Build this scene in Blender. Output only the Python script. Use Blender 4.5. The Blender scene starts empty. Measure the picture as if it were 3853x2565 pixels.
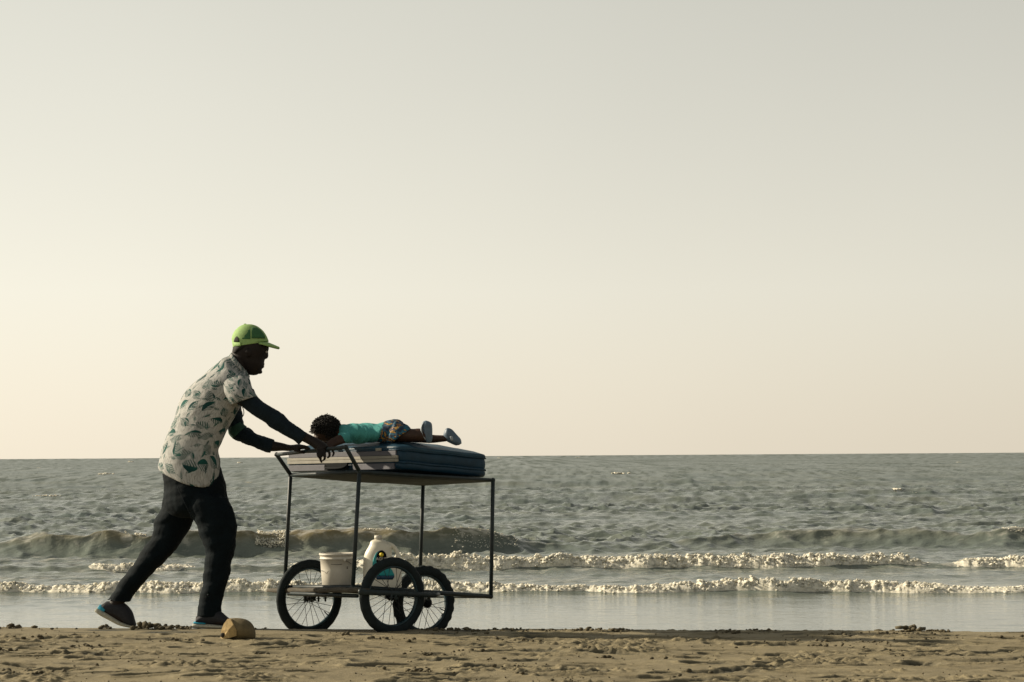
import bpy, bmesh, math, random
import numpy as np
from mathutils import Vector, Matrix, Euler

random.seed(11)
rng = np.random.default_rng(11)
SC = bpy.context.scene
COL = SC.collection
R = math.radians

# ------------------------------------------------------------------ camera
W0, H0, FPX, CAMZ = 3853.0, 2565.0, 8148.0, 0.96
PITCH = math.atan(431.2 / FPX)
ROLL = math.atan(0.00636)
_F = Vector((0, math.cos(PITCH), math.sin(PITCH)))
_R0 = Vector((1, 0, 0)); _U0 = Vector((0, -math.sin(PITCH), math.cos(PITCH)))
_R = _R0 * math.cos(ROLL) - _U0 * math.sin(ROLL)
_U = _U0 * math.cos(ROLL) + _R0 * math.sin(ROLL)
CAM = Vector((0, 0, CAMZ))
cd = bpy.data.cameras.new('camera'); cam = bpy.data.objects.new('camera', cd); COL.objects.link(cam)
cd.sensor_width = 36; cd.lens = 36 * FPX / W0; cd.clip_start = 0.1; cd.clip_end = 20000
mw = Matrix((( _R.x, _U.x, -_F.x, CAM.x), (_R.y, _U.y, -_F.y, CAM.y), (_R.z, _U.z, -_F.z, CAM.z), (0, 0, 0, 1)))
cam.matrix_world = mw
SC.camera = cam
SC.render.resolution_x = 1024; SC.render.resolution_y = 682

def P(sx, sy, Y):
    """a point of the place, measured in the photograph, at distance Y"""
    d = _F * FPX + _R * (sx - W0 / 2) - _U * (sy - H0 / 2)
    return CAM + d * (Y / d.y)

# ------------------------------------------------------------------ light
HAZE_K, HAZE_AZ, HAZE_FALL, NISH_K = 5.5, 0.48, 1.60, 0.12
HAZE_LOW, HAZE_MID, HAZE_HIGH = (.90, .805, .645, 1), (1.01, .95, .80, 1), (1.0, .965, .815, 1)
SUN_EL, SUN_AZ = 24.0, -76.0          # azimuth from +Y, negative = towards -X
world = bpy.data.worlds.new('World'); SC.world = world; world.use_nodes = True
wn = world.node_tree; wn.nodes.clear()
wo = wn.nodes.new('ShaderNodeOutputWorld'); bg = wn.nodes.new('ShaderNodeBackground')
sky = wn.nodes.new('ShaderNodeTexSky'); sky.sky_type = 'NISHITA'; sky.sun_disc = False
sky.sun_elevation = R(SUN_EL); sky.sun_rotation = R(SUN_AZ)
sky.air_density = 1.0; sky.dust_density = 7.0; sky.ozone_density = 1.5; sky.altitude = 0
sky.dust_density = 1.6
def wmath(op, a, b=0.0):
    x = wn.nodes.new('ShaderNodeMath'); x.operation = op
    for i, v in enumerate((a, b)):
        if isinstance(v, bpy.types.NodeSocket): wn.links.new(v, x.inputs[i])
        else: x.inputs[i].default_value = v
    return x.outputs[0]
# low hazy air: a veil that thickens towards the horizon and glows towards the sun
tc = wn.nodes.new('ShaderNodeTexCoord'); sx_ = wn.nodes.new('ShaderNodeSeparateXYZ'); wn.links.new(tc.outputs['Generated'], sx_.inputs[0])
zpos = wmath('MAXIMUM', sx_.outputs[2], 0.0)
dots = wmath('ADD', wmath('MULTIPLY', sx_.outputs[0], math.sin(R(SUN_AZ))), wmath('MULTIPLY', sx_.outputs[1], math.cos(R(SUN_AZ))))
glow = wmath('MULTIPLY', wmath('EXPONENT', wmath('MULTIPLY', dots, HAZE_AZ)), HAZE_K)
nzw = wn.nodes.new('ShaderNodeTexNoise'); wn.links.new(tc.outputs['Generated'], nzw.inputs[0]); nzw.inputs['Scale'].default_value = 4.0; nzw.inputs['Detail'].default_value = 2
glow = wmath('MULTIPLY', glow, wmath('ADD', wmath('MULTIPLY', nzw.outputs[0], .10), .95))
veil = wmath('MULTIPLY', glow, wmath('EXPONENT', wmath('MULTIPLY', zpos, -HAZE_FALL)))
cr_w = wn.nodes.new('ShaderNodeValToRGB'); wn.links.new(wmath('MULTIPLY', zpos, 4.0), cr_w.inputs[0])
cr_w.color_ramp.elements[0].color = HAZE_LOW; cr_w.color_ramp.elements[1].color = HAZE_HIGH
e_ = cr_w.color_ramp.elements.new(.30); e_.color = HAZE_MID
vm = wn.nodes.new('ShaderNodeVectorMath'); vm.operation = 'SCALE'; wn.links.new(cr_w.outputs[0], vm.inputs[0]); wn.links.new(veil, vm.inputs['Scale'])
sk = wn.nodes.new('ShaderNodeVectorMath'); sk.operation = 'SCALE'; wn.links.new(sky.outputs[0], sk.inputs[0]); sk.inputs['Scale'].default_value = NISH_K
ad = wn.nodes.new('ShaderNodeVectorMath'); ad.operation = 'ADD'; wn.links.new(vm.outputs[0], ad.inputs[0]); wn.links.new(sk.outputs[0], ad.inputs[1])
wn.links.new(ad.outputs[0], bg.inputs[0]); wn.links.new(bg.outputs[0], wo.inputs[0])
bg.inputs[1].default_value = 0.10
sl = bpy.data.lights.new('sun', 'SUN'); sun = bpy.data.objects.new('sun', sl); COL.objects.link(sun)
sl.energy = 5.0; sl.angle = R(0.8); sl.color = (1.0, 0.87, 0.66)
to_sun = Vector((math.sin(R(SUN_AZ)) * math.cos(R(SUN_EL)), math.cos(R(SUN_AZ)) * math.cos(R(SUN_EL)), math.sin(R(SUN_EL))))
sun.rotation_euler = to_sun.to_track_quat('Z', 'Y').to_euler()
sun.location = (-8, 14, 6)
vs = SC.view_settings; vs.view_transform = 'Standard'; vs.look = 'None'; vs.gamma = 1; vs.exposure = 0.5
vs.use_curve_mapping = False

# ------------------------------------------------------------------ noise
def _hash(ix, iy, s):
    h = (ix.astype(np.int64) * 374761393 + iy.astype(np.int64) * 668265263 + s * 974634777) & 0x7fffffff
    h = ((h ^ (h >> 13)) * 1274126177) & 0x7fffffff
    return ((h ^ (h >> 16)) & 0xffff) / 65535.0
def noise(x, y, s=0):
    ix = np.floor(x); iy = np.floor(y); fx = x - ix; fy = y - iy
    ux = fx * fx * fx * (fx * (fx * 6 - 15) + 10); uy = fy * fy * fy * (fy * (fy * 6 - 15) + 10)
    def g(dx, dy):
        a = _hash(ix + dx, iy + dy, s) * 2 * np.pi
        return np.cos(a) * (fx - dx) + np.sin(a) * (fy - dy)
    n0 = g(0, 0) * (1 - ux) + g(1, 0) * ux; n1 = g(0, 1) * (1 - ux) + g(1, 1) * ux
    return (n0 * (1 - uy) + n1 * uy) * 1.5
def fbm(x, y, o=4, s=0, gain=.5):
    t = 0; a = 1
    for i in range(o):
        t = t + a * noise(x, y, s + i * 17); x = x * 2.03 + 5.2; y = y * 2.03 + 1.7; a *= gain
    return t
def sstep(a, b, x):
    t = np.clip((x - a) / (b - a), 0, 1); return t * t * (3 - 2 * t)

# ------------------------------------------------------------------ materials
class NT:
    def __init__(s, name):
        s.m = bpy.data.materials.new(name); s.m.use_nodes = True; s.t = s.m.node_tree; s.t.nodes.clear()
        s.o = s.n('ShaderNodeOutputMaterial'); s.b = s.n('ShaderNodeBsdfPrincipled'); s.l(s.b.outputs[0], s.o.inputs[0])
    def n(s, k, **kw):
        x = s.t.nodes.new(k)
        for a, b in kw.items(): setattr(x, a, b)
        return x
    def l(s, a, b): s.t.links.new(a, b)
    def put(s, inp, v):
        if isinstance(v, bpy.types.NodeSocket): s.l(v, inp)
        else: inp.default_value = v
    def math(s, op, a, b=0.0, c=0.0, clamp=False):
        x = s.n('ShaderNodeMath', operation=op, use_clamp=clamp); s.put(x.inputs[0], a); s.put(x.inputs[1], b)
        if op in ('MULTIPLY_ADD', 'COMPARE'): s.put(x.inputs[2], c)
        return x.outputs[0]
    def mix(s, f, a, b, blend='MIX'):
        x = s.n('ShaderNodeMix', data_type='RGBA', blend_type=blend); s.put(x.inputs[0], f); s.put(x.inputs[6], a); s.put(x.inputs[7], b)
        return x.outputs[2]
    def coord(s, scale=(1, 1, 1), which='Object'):
        c = s.n('ShaderNodeTexCoord'); mp = s.n('ShaderNodeMapping'); s.l(c.outputs[which], mp.inputs[0]); mp.inputs['Scale'].default_value = scale
        return mp.outputs[0]
    def noise(s, vec, scale, detail=3, rough=.5, dist=0):
        x = s.n('ShaderNodeTexNoise'); s.l(vec, x.inputs[0]); x.inputs['Scale'].default_value = scale
        x.inputs['Detail'].default_value = detail; x.inputs['Roughness'].default_value = rough; x.inputs['Distortion'].default_value = dist
        return x.outputs[0]
    def ramp(s, v, stops, mode='LINEAR'):
        x = s.n('ShaderNodeValToRGB'); cr = x.color_ramp; cr.interpolation = mode
        while len(cr.elements) < len(stops): cr.elements.new(.5)
        for e, (p, c) in zip(cr.elements, stops): e.position = p; e.color = c if len(c) == 4 else (*c, 1)
        s.l(v, x.inputs[0]); return x.outputs[0]
    def bump(s, h, strength=.3, dist=.01, normal=None):
        x = s.n('ShaderNodeBump'); x.inputs['Strength'].default_value = strength; x.inputs['Distance'].default_value = dist
        s.l(h, x.inputs['Height'])
        if normal is not None: s.l(normal, x.inputs['Normal'])
        s.l(x.outputs[0], s.b.inputs['Normal']); return x.outputs[0]

def simple(name, col, rough=.7, var=.25, scale=30, metal=0, bump=.15, bdist=.002, stretch=(1, 1, 1), spec=.5, sheen=0):
    t = NT(name); v = t.coord(stretch)
    n = t.noise(v, scale, 4, .6)
    c2 = tuple(min(1, x * (1 + var)) for x in col); c1 = tuple(x * (1 - var) for x in col)
    t.l(t.ramp(n, [(.3, c1), (.7, c2)]), t.b.inputs['Base Color'])
    t.b.inputs['Roughness'].default_value = rough; t.b.inputs['Metallic'].default_value = metal
    t.b.inputs['Specular IOR Level'].default_value = spec
    if sheen: t.b.inputs['Sheen Weight'].default_value = sheen
    if bump: t.bump(t.noise(v, scale * 3, 4, .6), bump, bdist)
    return t.m

M = {}
# water -------------------------------------------------------------
def water_mat():
    t = NT('sea_water')
    a = t.n('ShaderNodeAttribute', attribute_name='thin').outputs['Fac']
    f = t.n('ShaderNodeAttribute', attribute_name='froth').outputs['Fac']
    v = t.coord((1, 1, 1))
    n = t.noise(t.coord((.25, .6, 1)), 1.0, 4)
    base = t.ramp(n, [(.3, (.108, .134, .122)), (.7, (.160, .178, .150))])
    thin = t.mix(a, base, (.24, .20, .11, 1))
    fr = t.noise(t.coord((5, 14, 9)), 1.0, 6, .65, .4)
    frm = t.math('MULTIPLY', f, t.ramp(fr, [(.5, (0, 0, 0)), (.62, (1, 1, 1))]))
    col = t.mix(frm, thin, (.62, .60, .53, 1))
    t.l(col, t.b.inputs['Base Color'])
    opn = t.n('ShaderNodeAttribute', attribute_name='open').outputs['Fac']
    t.l(t.math('ADD', t.math('MULTIPLY', frm, .5), t.math('MULTIPLY_ADD', opn, .22, .09)), t.b.inputs['Roughness'])
    t.b.inputs['IOR'].default_value = 1.333
    h = t.math('ADD', t.noise(t.coord((3.0, 5.0, 4)), 2.2, 5, .62), t.math('MULTIPLY', t.noise(t.coord((1.1, 4.5, 1)), 2.0, 4, .6), .8))
    calm = t.n('ShaderNodeAttribute', attribute_name='rough').outputs['Fac']
    rip = t.n('ShaderNodeAttribute', attribute_name='ripple').outputs['Fac']
    geo = t.n('ShaderNodeNewGeometry'); cx = t.n('ShaderNodeCombineXYZ'); t.l(t.math('MULTIPLY', rip, -1.0), cx.inputs[1])
    va = t.n('ShaderNodeVectorMath', operation='ADD'); t.l(geo.outputs['Normal'], va.inputs[0]); t.l(cx.outputs[0], va.inputs[1])
    vn = t.n('ShaderNodeVectorMath', operation='NORMALIZE'); t.l(va.outputs[0], vn.inputs[0])
    t.bump(t.math('MULTIPLY', h, calm), .55, .03, vn.outputs[0])
    tr = t.n('ShaderNodeBsdfTranslucent'); tr.inputs[0].default_value = (.50, .38, .14, 1)
    ms = t.n('ShaderNodeMixShader'); t.l(t.math('MULTIPLY', a, .3), ms.inputs[0])
    t.l(t.b.outputs[0], ms.inputs[1]); t.l(tr.outputs[0], ms.inputs[2]); t.l(ms.outputs[0], t.o.inputs[0])
    return t.m
def foam_mat():
    t = NT('foam')
    n = t.noise(t.coord((1, 1, 1.4)), 19, 5, .68)
    t.l(t.ramp(n, [(.36, (.34, .33, .28)), (.48, (.62, .59, .49)), (.66, (.82, .78, .67))]), t.b.inputs['Base Color'])
    t.b.inputs['Roughness'].default_value = .8
    t.b.inputs['Specular IOR Level'].default_value = .12; t.b.inputs['Subsurface Weight'].default_value = .35; t.b.inputs['Subsurface Radius'].default_value = (1, .9, .7); t.b.inputs['Subsurface Scale'].default_value = .03
    t.bump(t.noise(t.coord((1, 1, 1)), 60, 4, .7), .5, .01)
    return t.m
def sand_mat(name='damp_sand', k=1.0):
    t = NT(name)
    v = t.coord((1, 1, 1))
    n = t.noise(t.coord((1, 2, 1)), 1.6, 5, .6); n2 = t.noise(v, 220, 3, .7)
    c = t.ramp(n, [(.3, (.205 * k, .174 * k, .108 * k)), (.7, (.30 * k, .254 * k, .158 * k))])
    c = t.mix(.55, c, t.ramp(n2, [(.3, (.45, .45, .45)), (.5, (.8, .8, .8)), (.72, (1.25, 1.22, 1.15))]), 'MULTIPLY')
    shd = t.n('ShaderNodeAttribute', attribute_name='print_shade').outputs['Fac']
    c = t.mix(t.math('MULTIPLY', shd, t.ramp(n, [(.35, (.5, .5, .5)), (.55, (1, 1, 1))])), c, (.050 * k, .052 * k, .042 * k, 1))  # shade inside the prints, painted into the sand colour
    t.l(c, t.b.inputs['Base Color'])
    t.b.inputs['Roughness'].default_value = .85; t.b.inputs['Specular IOR Level'].default_value = .25
    t.bump(t.noise(v, 90, 5, .75), .55, .008)
    return t.m
M['water'] = water_mat(); M['foam'] = foam_mat(); M['sand'] = sand_mat(); M['clod'] = sand_mat('sand_lump', .42)
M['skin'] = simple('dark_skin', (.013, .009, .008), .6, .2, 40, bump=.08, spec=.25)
M['skin_child'] = simple('brown_skin', (.040, .020, .013), .55, .2, 40, bump=.08, spec=.3)
M['hair'] = simple('black_hair', (.009, .008, .007), .75, .4, 60, spec=.3)
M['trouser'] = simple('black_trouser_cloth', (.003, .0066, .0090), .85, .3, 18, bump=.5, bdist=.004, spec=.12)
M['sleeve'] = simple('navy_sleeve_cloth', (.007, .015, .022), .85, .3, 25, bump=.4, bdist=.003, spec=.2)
M['band'] = simple('green_band_cloth', (.008, .045, .028), .8, .3, 25)
M['tube'] = simple('black_painted_tube', (.008, .017, .020), .5, .5, 35, bump=.25, spec=.4)
M['rubber'] = simple('worn_tyre_rubber', (.009, .015, .017), .8, .35, 30, bump=.4, spec=.25)
M['rim'] = simple('painted_rim', (.008, .03, .04), .45, .3, 30)
M['steel'] = simple('dull_spoke_steel', (.012, .014, .016), .6, .3, 30, metal=.2)
M['wood'] = simple('weathered_plank', (.05, .042, .028), .85, .5, 14, stretch=(1, 1, 6), bump=.7, bdist=.004)
M['blue'] = simple('blue_padded_vinyl', (.005, .033, .064), .5, .25, 12, bump=.35, bdist=.006, spec=.3)
M['blue_top'] = simple('blue_cushion_vinyl', (.009, .046, .080), .5, .25, 9, bump=.5, bdist=.008, spec=.35)
M['silver'] = simple('silver_side_cloth', (.26, .245, .205), .6, .1, 20)
M['lilac'] = simple('grey_lilac_side_cloth', (.085, .085, .105), .6, .15, 20)
M['black'] = simple('black_plastic', (.006, .007, .008), .8, .2, 40, spec=.15)
M['white'] = simple('cream_white_plastic', (.56, .53, .46), .5, .10, 16, bump=.15)
M['jug'] = simple('translucent_white_jug', (.74, .70, .58), .35, .06, 12, bump=.1)
M['cap'] = simple('lime_green_cloth', (.27, .42, .15), .8, .12, 60)
M['mesh'] = simple('green_cap_netting', (.035, .12, .045), .9, .4, 260)
M['teal_shirt'] = simple('teal_cotton', (.055, .28, .27), .85, .12, 25, bump=.4, bdist=.004)
M['teal'] = simple('teal_print', (.01, .30, .31), .5, .08, 25, bump=0)
M['navy'] = simple('navy_print', (.01, .05, .10), .5, .08, 25, bump=0)
M['yellow'] = simple('yellow_print', (.75, .58, .03), .5, .05, 25, bump=0)
M['clog'] = simple('blue_grey_clog_foam', (.085, .13, .18), .5, .2, 25)
M['clog_pale'] = simple('pale_clog_print', (.30, .34, .38), .5, .3, 45)
M['shoe'] = simple('dark_shoe_mesh', (.012, .013, .018), .8, .3, 60)
M['sole'] = simple('off_white_speckled_sole', (.36, .35, .28), .7, .35, 110)
M['cyan'] = simple('bright_blue_shoe_lining', (.01, .25, .38), .6, .1, 25)
M['tarp'] = simple('grey_board', (.035, .043, .039), .85, .2, 12)
M['husk'] = simple('tan_coconut_husk', (.13, .10, .048), .8, .3, 22, bump=.6, bdist=.006)
M['flesh'] = simple('cut_coconut_husk', (.32, .225, .095), .85, .25, 60, bump=.5, bdist=.003)
M['husk_dark'] = simple('dark_coconut_hollow', (.02, .016, .010), .9, .3, 40)

def shirt_mat():
    t = NT('leaf_print_cotton')
    uv = t.n('ShaderNodeUVMap', uv_map='UVMap').outputs[0]
    def leaves(scale, offs, L, Wd, seed_rot):
        mp = t.n('ShaderNodeMapping'); t.l(uv, mp.inputs[0]); mp.inputs['Scale'].default_value = (scale, scale, 1); mp.inputs['Location'].default_value = offs
        vo = t.n('ShaderNodeTexVoronoi', voronoi_dimensions='2D', feature='F1'); t.l(mp.outputs[0], vo.inputs['Vector'])
        vo.inputs['Scale'].default_value = 1; vo.inputs['Randomness'].default_value = .55
        sub = t.n('ShaderNodeVectorMath', operation='SUBTRACT'); t.l(mp.outputs[0], sub.inputs[0]); t.l(vo.outputs['Position'], sub.inputs[1])
        sc = t.n('ShaderNodeSeparateColor'); t.l(vo.outputs['Color'], sc.inputs[0])
        rot = t.n('ShaderNodeVectorRotate', rotation_type='Z_AXIS'); t.l(sub.outputs[0], rot.inputs['Vector'])
        t.l(t.math('MULTIPLY', sc.outputs[0], 6.283), rot.inputs['Angle'])
        sp = t.n('ShaderNodeSeparateXYZ'); t.l(rot.outputs[0], sp.inputs[0])
        x, y = sp.outputs[0], sp.outputs[1]
        q = t.math('DIVIDE', x, L); q = t.math('MULTIPLY', q, q)
        wd = t.math('MULTIPLY', t.math('SUBTRACT', 1.0, q), Wd)
        ay = t.math('ABSOLUTE', y)
        body = t.math('GREATER_THAN', wd, ay)
        ph = t.math('MULTIPLY', t.math('ADD', x, t.math('MULTIPLY', ay, .9)), 44.0)
        stripe = t.math('GREATER_THAN', t.math('SINE', ph), .1)
        solid = t.math('GREATER_THAN', y, t.math('MULTIPLY', t.math('SUBTRACT', sc.outputs[1], .12), Wd * 1.5))
        m = t.math('MULTIPLY', body, t.math('MAXIMUM', stripe, solid))
        stem = t.math('MULTIPLY', t.math('LESS_THAN', t.math('ABSOLUTE', t.math('SUBTRACT', y, t.math('MULTIPLY', t.math('SINE', t.math('MULTIPLY', x, 7.0)), .05))), .016), t.math('LESS_THAN', t.math('ABSOLUTE', x), L * 1.7))
        return m, stem
    m1, s1 = leaves(13.0, (0.3, .1, 0), .48, .29, 0)
    m2, s2 = leaves(18.0, (5.3, 3.7, 0), .30, .13, 0)
    nz = t.noise(uv, 40, 3)
    wv = t.n('ShaderNodeTexWave', wave_type='BANDS'); t.l(uv, wv.inputs[0]); wv.inputs['Scale'].default_value = 26; wv.inputs['Distortion'].default_value = 14
    wv.inputs['Detail'].default_value = 3; wv.inputs['Detail Scale'].default_value = 1.2
    line = t.math('GREATER_THAN', wv.outputs['Fac'], .84)
    base = t.ramp(nz, [(.3, (.35, .355, .35)), (.7, (.49, .49, .475))])
    c = t.mix(t.math('MULTIPLY', line, .55), base, (.16, .16, .14, 1))
    c = t.mix(t.math('MULTIPLY', t.math('MAXIMUM', s1, s2), .6), c, (.03, .08, .07, 1))
    gcol = t.ramp(t.noise(uv, 18, 2), [(.35, (.006, .040, .040)), (.65, (.012, .085, .072))])
    c = t.mix(m2, c, gcol); c = t.mix(m1, c, gcol)
    t.l(c, t.b.inputs['Base Color']); t.b.inputs['Roughness'].default_value = .85; t.b.inputs['Specular IOR Level'].default_value = .2
    t.bump(t.noise(t.coord((1, 1, 1)), 22, 4, .6), .5, .012)
    tr = t.n('ShaderNodeBsdfTranslucent'); t.l(c, tr.inputs[0])
    ms = t.n('ShaderNodeMixShader'); ms.inputs[0].default_value = .12
    t.l(t.b.outputs[0], ms.inputs[1]); t.l(tr.outputs[0], ms.inputs[2]); t.l(ms.outputs[0], t.o.inputs[0])
    return t.m
def shorts_mat():
    t = NT('patterned_shorts_cloth')
    n = t.noise(t.coord((1, 1, 1.5)), 15, 2, .5, .8)
    c = t.ramp(n, [(0, (.008, .02, .05)), (.46, (.008, .10, .16)), (.52, (.01, .02, .05)), (.57, (.35, .20, .04)), (.62, (.01, .02, .06)), (.68, (.30, .14, .07))], 'CONSTANT')
    t.l(c, t.b.inputs['Base Color']); t.b.inputs['Roughness'].default_value = .75
    t.bump(t.noise(t.coord((1, 1, 1)), 30, 3), .5, .006)
    return t.m
M['shirt'] = shirt_mat(); M['shorts'] = shorts_mat()

# ------------------------------------------------------------------ object helpers
ORG = {}
def tag(o, label=None, cat=None, group=None, kind=None):
    for k, v in (('label', label), ('category', cat), ('group', group), ('kind', kind)):
        if v: o[k] = v
    return o
def empty(name, loc, label=None, cat=None, group=None, parent=None):
    o = bpy.data.objects.new(name, None); COL.objects.link(o); o.empty_display_size = .1
    loc = Vector(loc)
    if parent: o.parent = parent; o.location = loc - ORG[parent.name]
    else: o.location = loc
    ORG[o.name] = loc
    return tag(o, label, cat, group)
def obj(name, me, mat, parent=None, origin=None, smooth=True):
    """mesh in world coordinates -> one object, placed on its parent or at its own base"""
    if isinstance(me, bmesh.types.BMesh):
        m = bpy.data.meshes.new(name); me.to_mesh(m); me.free(); me = m
    for x in (mat if isinstance(mat, (list, tuple)) else [mat]): me.materials.append(x)
    if smooth: me.polygons.foreach_set('use_smooth', [True] * len(me.polygons))
    o = bpy.data.objects.new(name, me); COL.objects.link(o)
    if parent is not None:
        og = ORG[parent.name]; o.parent = parent; o.location = (0, 0, 0)
    else:
        og = Vector(origin) if origin is not None else Vector((0, 0, 0)); o.location = og
    ORG[o.name] = og
    if og.length > 0: me.transform(Matrix.Translation(-og))
    return o
def sec(x1, y1, x2, y2, Y, t, p=2.0):
    a, b = P(x1, y1, Y), P(x2, y2, Y)
    return ((a + b) / 2, (b - a) / 2, Vector((0, t, 0)), p)
def cr(p0, p1, p2, p3, t):
    return .5 * ((2 * p1) + (p2 - p0) * t + (2 * p0 - 5 * p1 + 4 * p2 - p3) * t * t + (3 * p1 - p0 - 3 * p2 + p3) * t ** 3)
def dense(secs, k=3):
    out = []; n = len(secs)
    for i in range(n - 1):
        q = [secs[max(i - 1, 0)], secs[i], secs[i + 1], secs[min(i + 2, n - 1)]]
        for j in range(k):
            t = j / k
            out.append(tuple(cr(q[0][c], q[1][c], q[2][c], q[3][c], t) for c in range(4)))
    out.append(secs[-1]); return out
def loft(bm, secs, n=20, k=3, cap=True, dome=0.0, uv=None):
    secs = dense(secs, k) if k > 1 else secs
    rings = []; v_acc = 0; prev = None
    for (c, a, b, p) in secs:
        if prev is not None: v_acc += (c - prev).length
        prev = c; ring = []
        for i in range(n):
            th = 2 * math.pi * i / n; ct, st = math.cos(th), math.sin(th)
            e = 2.0 / p
            v = bm.verts.new(c + a * (math.copysign(abs(ct) ** e, ct)) + b * (math.copysign(abs(st) ** e, st)))
            ring.append(v)
        rings.append((ring, v_acc))
    for (r0, v0), (r1, v1) in zip(rings[:-1], rings[1:]):
        for i in range(n):
            f = bm.faces.new((r0[i], r0[(i + 1) % n], r1[(i + 1) % n], r1[i]))
            if uv is not None:
                us = (i, i + 1, i + 1, i); vv = (v0, v0, v1, v1)
                for l, u_, w_ in zip(f.loops, us, vv): l[uv].uv = (u_ / n * .95, w_)
    if cap:
        for (ring, _), s, nxt in ((rings[0], secs[0], secs[1]), (rings[-1], secs[-1], secs[-2])):
            c = s[0] + (s[0] - nxt[0]).normalized() * dome
            cv = bm.verts.new(c)
            for i in range(n):
                try: bm.faces.new((ring[i], ring[(i + 1) % n], cv))
                except ValueError: pass
    return rings
def finish(bm):
    bmesh.ops.recalc_face_normals(bm, faces=bm.faces[:]); return bm
def tube(bm, pts, r, n=10, k=1, cap=True):
    """round bar through points; r one radius or one per point"""
    pts = [Vector(p) for p in pts]; rs = r if isinstance(r, (list, tuple)) else [r] * len(pts)
    if k > 1 and len(pts) > 2:
        q = []; qr = []
        for i in range(len(pts) - 1):
            g = [pts[max(i - 1, 0)], pts[i], pts[i + 1], pts[min(i + 2, len(pts) - 1)]]
            for j in range(k): q.append(cr(*g, j / k)); qr.append(rs[i] + (rs[i + 1] - rs[i]) * j / k)
        q.append(pts[-1]); qr.append(rs[-1]); pts, rs = q, qr
    rings = []; up = None
    for i, p in enumerate(pts):
        d = (pts[min(i + 1, len(pts) - 1)] - pts[max(i - 1, 0)]).normalized()
        if up is None: up = Vector((0, 0, 1)) if abs(d.z) < .9 else Vector((1, 0, 0))
        s = d.cross(up).normalized(); up = s.cross(d).normalized()
        rings.append([bm.verts.new(p + (s * math.cos(2 * math.pi * j / n) + up * math.sin(2 * math.pi * j / n)) * rs[i]) for j in range(n)])
    for a, b in zip(rings[:-1], rings[1:]):
        for j in range(n): bm.faces.new((a[j], a[(j + 1) % n], b[(j + 1) % n], b[j]))
    if cap:
        for ring, sgn, i in ((rings[0], -1, 0), (rings[-1], 1, -1)):
            d = (pts[1] - pts[0]).normalized() * -1 if i == 0 else (pts[-1] - pts[-2]).normalized()
            cv = bm.verts.new(pts[i] + d * rs[i] * .6)
            for j in range(n): bm.faces.new((ring[j], ring[(j + 1) % n], cv))
def box(bm, c, ux, uy, uz, bev=0.0):
    """box with half-axes ux uy uz"""
    vs_ = [bm.verts.new(c + ux * sx + uy * sy + uz * sz) for sx in (-1, 1) for sy in (-1, 1) for sz in (-1, 1)]
    q = [(0, 1, 3, 2), (4, 6, 7, 5), (0, 4, 5, 1), (2, 3, 7, 6), (0, 2, 6, 4), (1, 5, 7, 3)]
    fs = [bm.faces.new([vs_[i] for i in f]) for f in q]
    if bev:
        es = {e for f in fs for e in f.edges}
        bmesh.ops.bevel(bm, geom=list(es), offset=bev, segments=2, affect='EDGES', profile=.5)
def ball(bm, c, rx, ry, rz, sub=2, jit=0.0, rot=None):
    g = bmesh.ops.create_icosphere(bm, subdivisions=sub, radius=1)
    m = rot if rot else Matrix.Identity(3)
    for v in g['verts']:
        p = v.co * (1 + random.uniform(-jit, jit)); v.co = Vector(c) + m @ Vector((p.x * rx, p.y * ry, p.z * rz))
def remesh(bm, voxel, smooth=2):
    finish(bm)
    m = bpy.data.meshes.new('tmp'); bm.to_mesh(m); bm.free()
    o = bpy.data.objects.new('tmp', m); COL.objects.link(o)
    md = o.modifiers.new('r', 'REMESH'); md.mode = 'VOXEL'; md.voxel_size = voxel
    if smooth: sm = o.modifiers.new('s', 'SMOOTH'); sm.iterations = smooth; sm.factor = .5
    dg = bpy.context.evaluated_depsgraph_get(); dg.update()
    out = bpy.data.meshes.new_from_object(o.evaluated_get(dg))
    bpy.data.objects.remove(o); bpy.data.meshes.remove(m); return out
def wrinkle(me, amp, fx, fz, seed=0, zdep=None):
    n = len(me.vertices); co = np.empty(n * 3); me.vertices.foreach_get('co', co); co = co.reshape(-1, 3)
    no = np.empty(n * 3); me.vertices.foreach_get('normal', no); no = no.reshape(-1, 3)
    u = co[:, 0] * fx + co[:, 1] * fx * .7; w = co[:, 2] * fz + co[:, 1] * 3
    d = fbm(u, w, 3, seed) * amp
    if zdep is not None: d = d * zdep(co)
    co += no * d[:, None]; me.vertices.foreach_set('co', co.ravel()); me.update(); return me
def grid_mesh(name, X, Y, Z, attrs=None):
    nr, nc = X.shape
    me = bpy.data.meshes.new(name); co = np.stack([X, Y, Z], -1).reshape(-1, 3).astype(np.float32)
    idx = np.arange(nr * nc).reshape(nr, nc)
    q = np.stack([idx[:-1, :-1], idx[:-1, 1:], idx[1:, 1:], idx[1:, :-1]], -1).reshape(-1, 4).astype(np.int32)
    me.vertices.add(nr * nc); me.vertices.foreach_set('co', co.ravel())
    me.loops.add(q.size); me.loops.foreach_set('vertex_index', q.ravel())
    me.polygons.add(len(q)); me.polygons.foreach_set('loop_start', np.arange(0, q.size, 4, dtype=np.int32))
    me.update(calc_edges=True)
    for k, v in (attrs or {}).items():
        a = me.attributes.new(k, 'FLOAT', 'POINT'); a.data.foreach_set('value', v.ravel().astype(np.float32))
    return me
_ico = {}
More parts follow.
